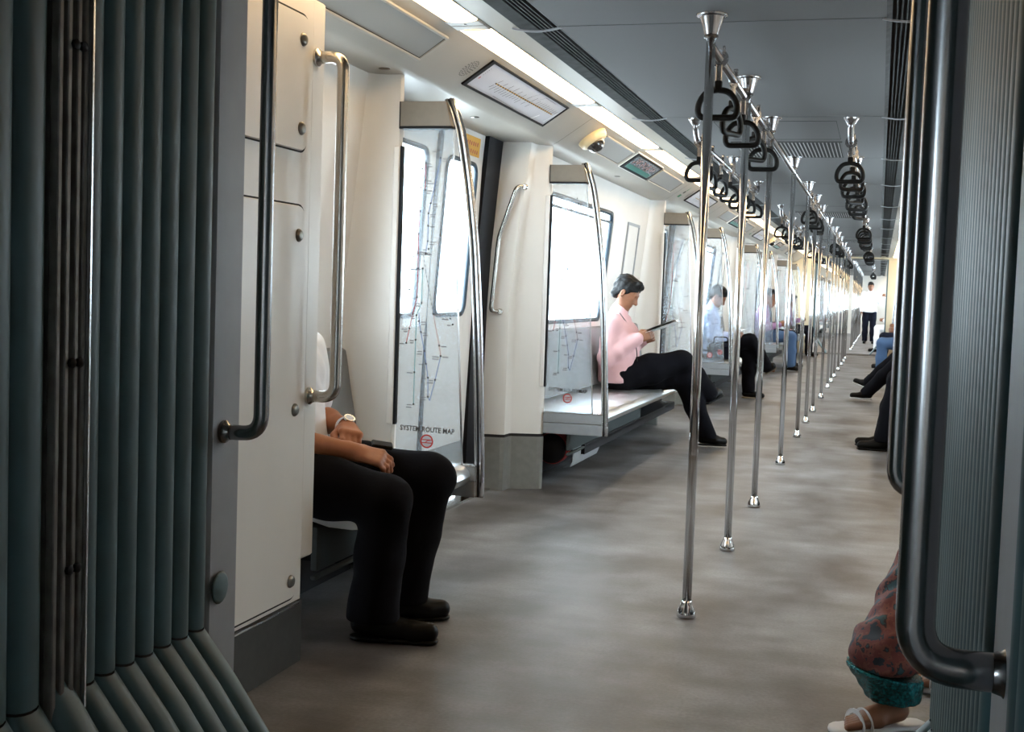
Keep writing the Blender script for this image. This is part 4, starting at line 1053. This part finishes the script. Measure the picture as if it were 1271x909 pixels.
def shoe(J, A, T, parent, h, m='shoe', sole='shoe', up=(0, 0, 1)):
    """ankle A, toe tip T: heel is behind the ankle, the sole faces away from up"""
    up = nrm(up); d = nrm((T - A) - up * ((T - A) @ up)); L = abs((T - A) @ d); b = A - up * .055
    f = Field(); f.cone(A - d * .035 - up * .035, A + d * .06 - up * .038, .037, .036, .02); f.cone(A + d * .05 - up * .045, b + d * (L - .045) + up * .004, .036, .027, .02)
    l = np.cross(up, d); f.cone(b + d * (L - .09) - l * .014 + up * .0, b + d * (L - .05) + l * .0, .030, .028, .02); f.cone(A - up * .02, A + up * .03, .039, .036, .02)
    f.mesh(h, 'shoe', M[m], parent, clips=[(A - up * .082, -up)])
    g = Field(); g.cone(A - d * .035 - up * .075, b + d * (L - .05) - up * .022, .039, .036, .02)
    g.mesh(h, 'shoe_sole', M[sole], parent, clips=[(A - up * .088, -up), (A - up * .074, up)])
def person(label, cat, J, skin='skin', top='pink', bottom='dark', shoes='shoe', hair_m='hair', h=.008, hh=.005, sleeve='long', group=None, head_on=True, hands=None, collar=True, sole='shoe', bodyh=None, feet_up=None, build=1., skirt=False, barefoot=False, hem=.072):
    """J: joints; first of each pair is the -y (right when facing +x) side"""
    f = Field(); up = V3(0, 0, 1); pe, ch, nk, hc = J['pelvis'], J['chest'], J['neck'], J['head']
    lat = nrm(J['sh'][1] - J['sh'][0]); b = build
    def torso(f, e):
        hl = nrm(J['hip'][1] - J['hip'][0])
        f.cone(pe - hl * .075, pe + hl * .075, (.105 + e) * b, None, .04)
        mid = (pe * .55 + ch * .45) + nrm(np.cross(lat, up)) * -.012
        for s in (-1, 1):
            f.chain([pe + hl * .07 * s, mid + lat * .065 * s, ch + lat * .085 * s], [(.105 + e) * b, (.100 + e) * b, (.105 + e) * b], .05)
            f.cone(ch + lat * .07 * s + (nk - ch) * .35, J['sh'][(s + 1) // 2], .075 + e, .055 + e, .05)
        f.cone(ch, nk - (nk - ch) * .15, .09 + e, .060 + e, .05)
    def arm(f, i, e, r=(.052, .044, .036, .027)):
        f.chain([J['sh'][i], J['el'][i]], [r[0] + e, r[1] + e], .03); f.chain([J['el'][i], J['el'][i] * .65 + J['wr'][i] * .35, J['wr'][i]], [r[1] - .004 + e, r[2] + .003 + e, r[3] + e], .025)
    def leg(f, i, e):
        f.chain([J['hip'][i], (J['hip'][i] + J['kn'][i]) / 2, J['kn'][i]], [.080 * b + e, .066 * b + e, .052 + e], .015)
        f.chain([J['kn'][i], J['kn'][i] * .65 + J['an'][i] * .35, J['an'][i]], [.054 + e, .052 + e, .036 + e], .03)
    torso(f, -.012)
    for i in (0, 1): arm(f, i, 0); leg(f, i, -.014); f.cone(J['an'][i] - V3(0, 0, .035), J['an'][i] * .55 + J['toe'][i] * .45 - V3(0, 0, .015), .024, .018, .01)
    f.chain([nk, nk * .4 + hc * .6 - up * .02], [.058, .052], .03)
    if head_on: head(f, hc, J['hfwd'], J['hup'])
    for i in (0, 1):
        d, n, cu, tb = J['hand'][i]; hand(f, J['wr'][i], np.asarray(d, float), np.asarray(n, float), (-1 if i else 1), cu, 1., tb)
    body = f.mesh(h if bodyh is None else bodyh, 'person', M[skin]); tag(body, label, cat, group)
    # shirt
    s = Field(); torso(s, .010)
    if sleeve == 'long':
        for i in (0, 1): arm(s, i, .012, (.054, .046, .040, .033))
        cl = [(J['wr'][i] * 1.0 - nrm(J['wr'][i] - J['el'][i]) * .03, J['wr'][i] - J['el'][i]) for i in (0, 1)]
    else:
        for i in (0, 1): e = J['sh'][i] + (J['el'][i] - J['sh'][i]) * (.72 if sleeve == 'short' else .3); s.cone(J['sh'][i], e, .068, .062, .03)
    if collar: s.chain([nk - up * .02, nk + (hc - nk) * .22], [.072, .064], .02)
    if not skirt: so = s.mesh(h, 'shirt', M[top], body, clips=[(pe - up * .055, -up)], wob=.0032, wf=33)
    # trousers
    t = Field(); hl = nrm(J['hip'][1] - J['hip'][0]); t.cone(pe - hl * .075, pe + hl * .075, (.116) * b, None, .04)
    for i in (0, 1):
        t.chain([J['hip'][i], (J['hip'][i] + J['kn'][i]) / 2, J['kn'][i]], [.102 * b, .094 * b, .079], .03)
        t.chain([J['kn'][i], J['kn'][i] * .5 + J['an'][i] * .5, J['an'][i] + V3(0, 0, -.015) * 1], [.078, .076, hem], .03)
    if not skirt: t.mesh(h, 'trousers', M[bottom], body, clips=[((0, 0, .068), (0, 0, -1))], wob=.003, wf=24)
    if not barefoot:
        for i in (0, 1): shoe(J, J['an'][i], J['toe'][i], body, h, shoes, sole, up if feet_up is None or feet_up[i] is None else feet_up[i])
    if head_on: hair(hc, J['hfwd'], J['hup'], hh, body, M[hair_m])
    return body
def seated(y, side=-1, x=-1.80, lean=0., knee=.12, reach=0., look=(-.55), hz=0., cross=False, sway=0.):
    """joints of a person sitting on a wall bench; side -1 faces +x"""
    g = lambda dx, dy, z: V3(dx, dy, z)
    J = dict(pelvis=g(0, 0, .55), chest=g(-.04 + lean, 0, .85), neck=g(-.02 + lean, 0, 1.00), head=g(.045 + lean, 0, 1.125 + hz), hip=[g(0, -.09, .545), g(0, .09, .545)], sh=[g(-.03 + lean, -.175, .93), g(-.03 + lean, .175, .93)],
             el=[g(.03 + lean, -.215, .68), g(.03 + lean, .215, .68)], wr=[g(.24 + lean, -.07, .73 + reach), g(.24 + lean, .07, .73 + reach)], kn=[g(.43, -knee, .545), g(.43, knee, .545)], an=[g(.44, -knee, .09), g(.44, knee, .09)],
             toe=[g(.64, -knee - .02, .02), g(.64, knee + .02, .02)], hfwd=g(1, 0, look), hup=g(-look, 0, 1), hand=[(g(1, .3, .2), g(.2, -1, .3), .7, .5), (g(1, -.3, .2), g(.2, 1, .3), .7, .5)])
    if cross:
        J['kn'][0] = g(.44, .02, .66); J['an'][0] = g(.62, .22, .38); J['toe'][0] = g(.80, .30, .28)
    def T(v, pt=True):
        q = np.array(v, float)
        if side > 0: q[0], q[1] = -q[0], -q[1]
        if pt: q[0] += SX(side, x); q[1] += y
        return q
    out = {}
    for k, v in J.items():
        if k == 'hand': out[k] = [(T(a, False), T(b, False), c, d) for a, b, c, d in v]
        elif k in ('hfwd', 'hup'): out[k] = T(v, False)
        elif isinstance(v, list): out[k] = [T(q) for q in v]
        else: out[k] = T(v)
    return out

# man in white, near left (head and most of the torso behind the cabinet)
J = seated(3.80, x=-1.82)
J['pelvis'] = V3(-1.84, 3.69, .545); J['chest'] = V3(-1.88, 3.71, .82); J['neck'] = V3(-1.87, 3.66, .98); J['head'] = V3(-1.86, 3.62, 1.10)
J['hip'] = [V3(-1.82, 3.58, .515), V3(-1.82, 3.79, .525)]; J['kn'] = [V3(-1.44, 3.585, .465), V3(-1.40, 3.87, .500)]
J['an'] = [V3(-1.50, 3.65, .09), V3(-1.50, 3.90, .09)]; J['toe'] = [V3(-1.275, 3.69, .02), V3(-1.345, 4.00, .02)]
J['sh'] = [V3(-1.87, 3.53, .90), V3(-1.87, 3.88, .90)]; J['el'] = [V3(-1.86, 3.52, .66), V3(-1.84, 3.94, .67)]
J['wr'] = [V3(-1.585, 3.665, .598), V3(-1.672, 3.805, .655)]
J['hand'] = [(V3(1, .22, -.22), V3(-.05, -.55, 1), .72, .2), (V3(.52, -.85, -.10), V3(.15, .1, 1), .95, .4)]
p1 = person('person in white shirt and black trousers, hands clasped on lap, sitting behind the white cabinet', 'person', J, 'skin1', 'whiteshirt', 'dark', 'shoe', h=.0075, bodyh=.0048, sleeve='short', hem=.086)
# watch on the far wrist, ring, phone
w = J['wr'][1] - nrm(J['wr'][1] - J['el'][1]) * .015; ax = nrm(J['wr'][1] - J['el'][1])
def ringmesh(c, ax, R_, w_, t_, name, m, parent):
    ax = Vector(ax).normalized(); a = ax.orthogonal().normalized(); b = ax.cross(a); mb = MB(); c = Vector(c)
    rows = []
    for k in range(25):
        t = 2 * PI * k / 24; e = a * math.cos(t) + b * math.sin(t)
        rows.append([c + e * R_ - ax * w_, c + e * (R_ + t_) - ax * w_, c + e * (R_ + t_) + ax * w_, c + e * R_ + ax * w_, c + e * R_ - ax * w_])
    return mb.grid(rows).build(name, m, parent, 'auto')
wt = ringmesh(w, ax, .031, .008, .005, 'wristwatch', M['steel'], None); tag(wt, 'silver wristwatch on the wrist of the man in white', 'watch')
dn = Vector((.45, -.25, .85)).normalized(); dm = MB(); q = Vector(w) + dn * .034; a_ = Vector(ax); b_ = dn.cross(a_).normalized()
a_ = b_.cross(dn).normalized()
dm.add([q + (a_ * math.cos(t) + b_ * math.sin(t)) * .019 + dn * zz for zz in (0, .008) for t in [2 * PI * k / 20 for k in range(20)]], [tuple(range(19, -1, -1)), tuple(range(20, 40))] + [(k, (k + 1) % 20, 20 + (k + 1) % 20, 20 + k) for k in range(20)])
dm.build('watch_case', M['steel'], wt, 'auto'); dm = MB(); dm.add([q + (a_ * math.cos(t) + b_ * math.sin(t)) * .015 + dn * .0085 for t in [2 * PI * k / 20 for k in range(20)]], [tuple(range(20))]); dm.build('watch_dial', M['mapwhite'], wt)
ph = MB().box(-.035, .035, -.022, .022, -.006, .006, .004).build('mobile_phone', M['ring']); ph.location = (-1.535, 3.775, .612); ph.rotation_euler = (.3, .15, .5)
tag(ph, 'black mobile phone held in the hands of the man in white', 'phone')

# man in pink reading
J = seated(8.98, x=-1.80)
J['pelvis'] = V3(-1.80, 8.98, .545); J['chest'] = V3(-1.805, 8.98, .80); J['neck'] = V3(-1.83, 8.98, .985); J['head'] = V3(-1.775, 8.98, 1.145)
J['hip'] = [V3(-1.77, 8.90, .54), V3(-1.77, 9.07, .54)]; J['sh'] = [V3(-1.835, 8.81, .925), V3(-1.835, 9.15, .925)]
J['el'] = [V3(-1.86, 8.75, .665), V3(-1.84, 9.22, .67)]; J['wr'] = [V3(-1.655, 8.86, .815), V3(-1.655, 9.08, .80)]
J['hand'] = [(V3(.8, .25, .35), V3(-.1, -1, .1), .85, .5), (V3(.8, -.35, .35), V3(-.1, 1, -.1), .85, .5)]
J['hfwd'] = V3(.82, .0, -.52); J['hup'] = V3(.52, 0, .82)
J['kn'] = [V3(-1.365, 9.10, .655), V3(-1.36, 9.16, .53)]; J['an'] = [V3(-1.20, 9.38, .43), V3(-1.20, 9.42, .10)]; J['toe'] = [V3(-1.08, 9.50, .36), V3(-1.035, 9.46, .02)]
pk = person('person in pink shirt and black trousers with crossed legs, head bowed over a newspaper', 'person', J, 'skin', 'pink', 'dark', 'shoe', h=.0085, hh=.006, bodyh=.0055, feet_up=[V3(-.35, -.2, 1), None], build=1.14)
MB().tube([(-1.80, 8.895, .995), (-1.755, 8.89, .94), (-1.700, 8.885, .86), (-1.672, 8.89, .78), (-1.660, 8.89, .70), (-1.655, 8.88, .64)], .0035, 8).build('shirt_line', M['ink'], pk, True)  # thin dark line down the shirt front
npr = empty('newspaper', (-1.50, 8.97, .90), .0); npr.rotation_euler = (0, -.38, 0); tag(npr, 'folded printed newspaper held up by the man in pink', 'newspaper')
mb = MB()
for s, tilt in ((-1, .12), (1, .12)):
    mb.grid([[(x, s * t * .16, .012 * math.sin(t * 2.5) + tilt * t * .1 + zz * .0) for x in (-.10, 0, .12)] for t in (0, .25, .5, .75, 1) for zz in (0,)])
mb.build('open_sheet', M['paper'], npr, True)
mb = MB()
for s in (-1, 1):
    mb.grid([[(x, s * t * .16, -.006 + .008 * math.sin(t * 2.5)) for x in (-.10, 0, .125)] for t in (0, .25, .5, .75, 1)])
mb.build('under_sheet', M['paperwhite'], npr, True)
mb = MB().box(.02, .10, -.13, -.03, .012, .014).box(-.07, 0, -.14, -.05, .013, .015).box(-.06, .09, .03, .12, .014, .016); mb.build('dark_photo', M['ink'], npr)

# man in pale blue
J = seated(14.2, x=-1.82, lean=.02, reach=-.03, look=-.75, hz=.02, cross=True)
person('person in pale blue shirt reading a white paper with legs crossed, behind glass', 'person', J, 'skin', 'blueshirt', 'dark', 'shoe', h=.011, hh=.009, bodyh=.009, sole='sole', feet_up=[V3(-.5, -.5, .8), None])
o = MB().box(-.09, .09, -.07, .07, -.002, .002).build('paper_sheet', M['paperwhite']); o.location = (-1.53, 14.2, .76); o.rotation_euler = (0, -.25, .2); tag(o, 'white paper held by the man in pale blue', 'paper')
bg = empty('shoulder_bag', (-1.62, 13.75, .46)); tag(bg, 'dark bag with small red emblem standing on the bench by the man in pale blue', 'bag')
MB().box(-.16, .10, -.1, .1, 0, .17, .03).build('bag_body', M['navy'], bg); MB().lathe((-.02, -.101, .08), [(.03, 0), (.03, -.003)], 16, 'y').build('emblem', M['logored'], bg)
MB().tube(fillet([(-.1, 0, .16), (-.1, 0, .24), (.05, 0, .24), (.05, 0, .16)], .03), .006, 8).build('bag_handle', M['dark'], bg, True)
# man in mauve
J = seated(20.4, x=-1.76, lean=.0, look=-.25, hz=.06)
person('person in mauve shirt sitting upright in dark jeans, seen between far poles', 'person', J, 'skin', 'purple', 'jeans', 'shoe', h=.012, hh=.01, bodyh=.010, sole='soleWhite')
J = seated(21.3, x=-1.80, lean=.0, look=-.3)
person('person in dark clothes half hidden beside the one in mauve', 'person', J, 'skin', 'navy', 'navy', 'shoe', h=.014, hh=.012, bodyh=.012)
J = seated(26.2, x=-1.78, look=-.3)
person('dark-clothed person at the far left end of the near coach', 'person', J, 'skin', 'purple', 'navy', 'shoe', h=.015, hh=.012, bodyh=.013)
# right-hand row
J = seated(10.05, 1, x=-1.80, look=-.3)
J['toe'][0] = J['toe'][0] + V3(-.02, 0, 0); J['an'] = [a + V3(-.08, 0, 0) for a in J['an']]; J['toe'] = [a + V3(-.09, 0, 0) for a in J['toe']]
person('person on the right bench, only a dark shoe tip shows past the slim handle', 'person', J, 'skin', 'navy', 'dark', 'shoe', h=.012, hh=.01, bodyh=.011)
J = seated(14.9, 1, x=-1.76, look=-.3)
J['kn'] = [V3(.22, 15.02, .50), V3(.24, 14.80, .47)]; J['an'] = [V3(-.07, 15.05, .22), V3(-.09, 14.86, .11)]; J['toe'] = [V3(-.26, 15.1, .24), V3(-.29, 14.80, .06)]
person('person on the right stretching out crossed feet in black shoes with pale soles', 'person', J, 'skin', 'navy', 'dark', 'shoe', h=.011, hh=.01, bodyh=.011, sole='soleWhite', feet_up=[V3(.35, 0, 1), V3(.05, 0, 1)])
J = seated(19.2, 1, x=-1.70, look=-.3)
person('person in blue jeans on the right whose bent knees show behind the stretched feet', 'person', J, 'skin', 'navy', 'jeans', 'shoe', h=.013, hh=.011, bodyh=.012)
J = seated(22.6, 1, x=-1.74, look=-.4)
person('person on the right bench far back, small dark bowed figure', 'person', J, 'skin', 'navy', 'navy', 'shoe', h=.014, hh=.012, bodyh=.013)
# standing man in the far coach
def standing(x, y, back=False):
    g = lambda dx, dy, z: V3(x + dx, y + dy, z)
    return dict(pelvis=g(0, 0, .92), chest=g(0, .0, 1.25), neck=g(0, 0, 1.44), head=g(0, -.03, 1.59), hip=[g(-.09, 0, .88), g(.09, 0, .88)], sh=[g(-.18, 0, 1.38), g(.18, 0, 1.38)],
        el=[g(-.24, .02, 1.12), g(.26, 0, 1.15)], wr=[g(-.22, -.10, .90), g(.34, -.08, 1.28)], kn=[g(-.10, -.02, .50), g(.10, -.04, .50)], an=[g(-.10, .02, .09), g(.11, 0, .09)], toe=[g(-.12, -.18, .02), g(.13, -.2, .02)],
        hfwd=V3(.1, -1, -.15), hup=V3(0, -.15, 1), hand=[(V3(0, -.2, -1), V3(-1, 0, 0), .4, .3), (V3(.2, 0, 1), V3(0, -1, 0), .9, .4)])
person('person standing in the far coach in white shirt and dark trousers', 'person', standing(-.25, 36.0), 'skin', 'whiteshirt', 'navy', 'shoe', h=.014, hh=.012, bodyh=.013)
J = seated(30.2, 1, x=-1.62, look=-.6, lean=.05)
person('person in white seated beyond the far gangway, right of the standing man', 'person', J, 'skin', 'whiteshirt', 'whiteshirt', 'shoe', h=.014, hh=.012, bodyh=.013)

# woman in a patterned dress, near right: mostly behind the handles
J = seated(3.62, 1, x=-1.82, look=-.2)
J['kn'] = [V3(.26, 3.78, .53), V3(.20, 3.60, .53)]; J['an'] = [V3(.30, 3.80, .09), V3(.10, 3.43, .10)]; J['toe'] = [V3(.12, 3.82, .02), V3(-.03, 3.35, .02)]
wb = person('person in a red patterned dress with teal sequinned hem and white sandals, near right', 'person', J, 'skin', 'dress', 'dress', h=.009, bodyh=.007, skirt=True, barefoot=True)
s = Field(); pe, ch, nk = J['pelvis'], J['chest'], J['neck']
s.chain([pe, ch, nk - V3(0, 0, .05)], [.15, .15, .07], .05)
for i in (0, 1):
    s.cone(J['sh'][i], J['el'][i], .066, .06, .03); s.cone(pe, J['kn'][i], .13, .10, .05); 
s.mesh(.011, 'tunic', M['dress'], wb, wob=.003, wf=30)
s = Field()
for i in (0, 1):
    t, kn, an = J['toe'][i], J['kn'][i], J['an'][i]
    s.chain([kn, kn * .55 + an * .45 + V3(-.01 * i, 0, 0), an + V3(-.035 * i, -.01 * i, .10)], [.098, .090, .098 if i else .07], .05)
s.mesh(.007, 'loose_trousers', M['dress'], wb, clips=[((0, 0, .165), (0, 0, -1))], wob=.0055, wf=42)
s = Field(); an = J['an'][1]; s.chain([an + V3(-.037, -.012, .095), an + V3(-.014, 0, .02), an + V3(-.005, 0, -.02)], [.104, .072, .052], .03)
s.mesh(.005, 'sequinned_hem', M['sequin'], wb, clips=[((0, 0, .172), (.2, 0, 1)), ((0, 0, .075), (0, 0, -1))], wob=.003, wf=90)
# toes and sandal
for i in (0, 1):
    an, to = J['an'][i], J['toe'][i]; d = nrm(V3(to[0] - an[0], to[1] - an[1], 0)); l = np.cross(V3(0, 0, 1), d)
    sd = Field(); c0 = V3(an[0], an[1], .008) - d * .05; c1 = V3(an[0], an[1], .008) + d * .155
    sd.cone(c0, c1, .036, .044, .02); sd.mesh(.006, 'sandal', M['sandal'], wb, clips=[((0, 0, .016), (0, 0, 1)), ((0, 0, .001), (0, 0, -1))])
    st = MB()
    for off in (.10, .125):
        P = [V3(an[0], an[1], 0) + d * off + l * (.045 * math.cos(t)) + V3(0, 0, .014 + .040 * math.sin(t)) for t in [PI * k / 12 for k in range(13)]]
        st.sweep([tuple(p) for p in P], [(-.006, -.0015), (.006, -.0015), (.006, .0015), (-.006, .0015)], up=tuple(d))
    st.build('sandal_strap', M['sandal'], wb, 'auto')
    tf = Field()
    for k, b in enumerate((.026, .012, -.001, -.014, -.026)):
        s_ = 1 if i else -1
        p = V3(an[0], an[1], .030) + d * .07 + l * b * s_; q = V3(an[0], an[1], .024) + d * (.165 - .009 * k) + l * b * 1.25 * s_
        tf.cone(p, q, .014, .0095 - .0006 * k, .004)
    tf.cone(V3(an[0], an[1], .05), V3(an[0], an[1], .035) + d * .08, .03, .03, .02)
    tf.mesh(.0035, 'toes', M['skin'], wb)

# ------------------------------------------------------------------ daylight, camera
w = bpy.data.worlds.new('overcast'); bpy.context.scene.world = w; w.use_nodes = True
bgn = w.node_tree.nodes['Background']; bgn.inputs[0].default_value = (.80, .92, 1., 1); bgn.inputs[1].default_value = 16.0

F_, yaw, pitch, roll = 1548.757, math.radians(16.28223675), math.radians(3.4592204), math.radians(1.97690661)
cy, sy, cp, sp = math.cos(yaw), math.sin(yaw), math.cos(pitch), math.sin(pitch)
fw = Vector((-sy * cp, cy * cp, -sp)); rt = Vector((cy, sy, 0)); up_ = rt.cross(fw)
r2 = rt * math.cos(roll) + up_ * math.sin(roll); u2 = -rt * math.sin(roll) + up_ * math.cos(roll)
cam = bpy.data.cameras.new('camera'); cam.sensor_width = 36; cam.sensor_fit = 'HORIZONTAL'; cam.lens = F_ / 1271 * 36; cam.clip_start = .05
co = bpy.data.objects.new('camera', cam); COL.objects.link(co)
co.matrix_world = Matrix(((r2.x, u2.x, -fw.x, 0), (r2.y, u2.y, -fw.y, 0), (r2.z, u2.z, -fw.z, 1.13), (0, 0, 0, 1)))
sc = bpy.context.scene; sc.camera = co
sc.view_settings.view_transform = 'Standard'; sc.view_settings.look = 'None'; sc.view_settings.gamma = 1; sc.view_settings.use_curve_mapping = False
sc.view_settings.exposure = 0.
sc.cycles.max_bounces = 10; sc.cycles.transparent_max_bounces = 24; sc.cycles.diffuse_bounces = 6; sc.cycles.use_denoising = True
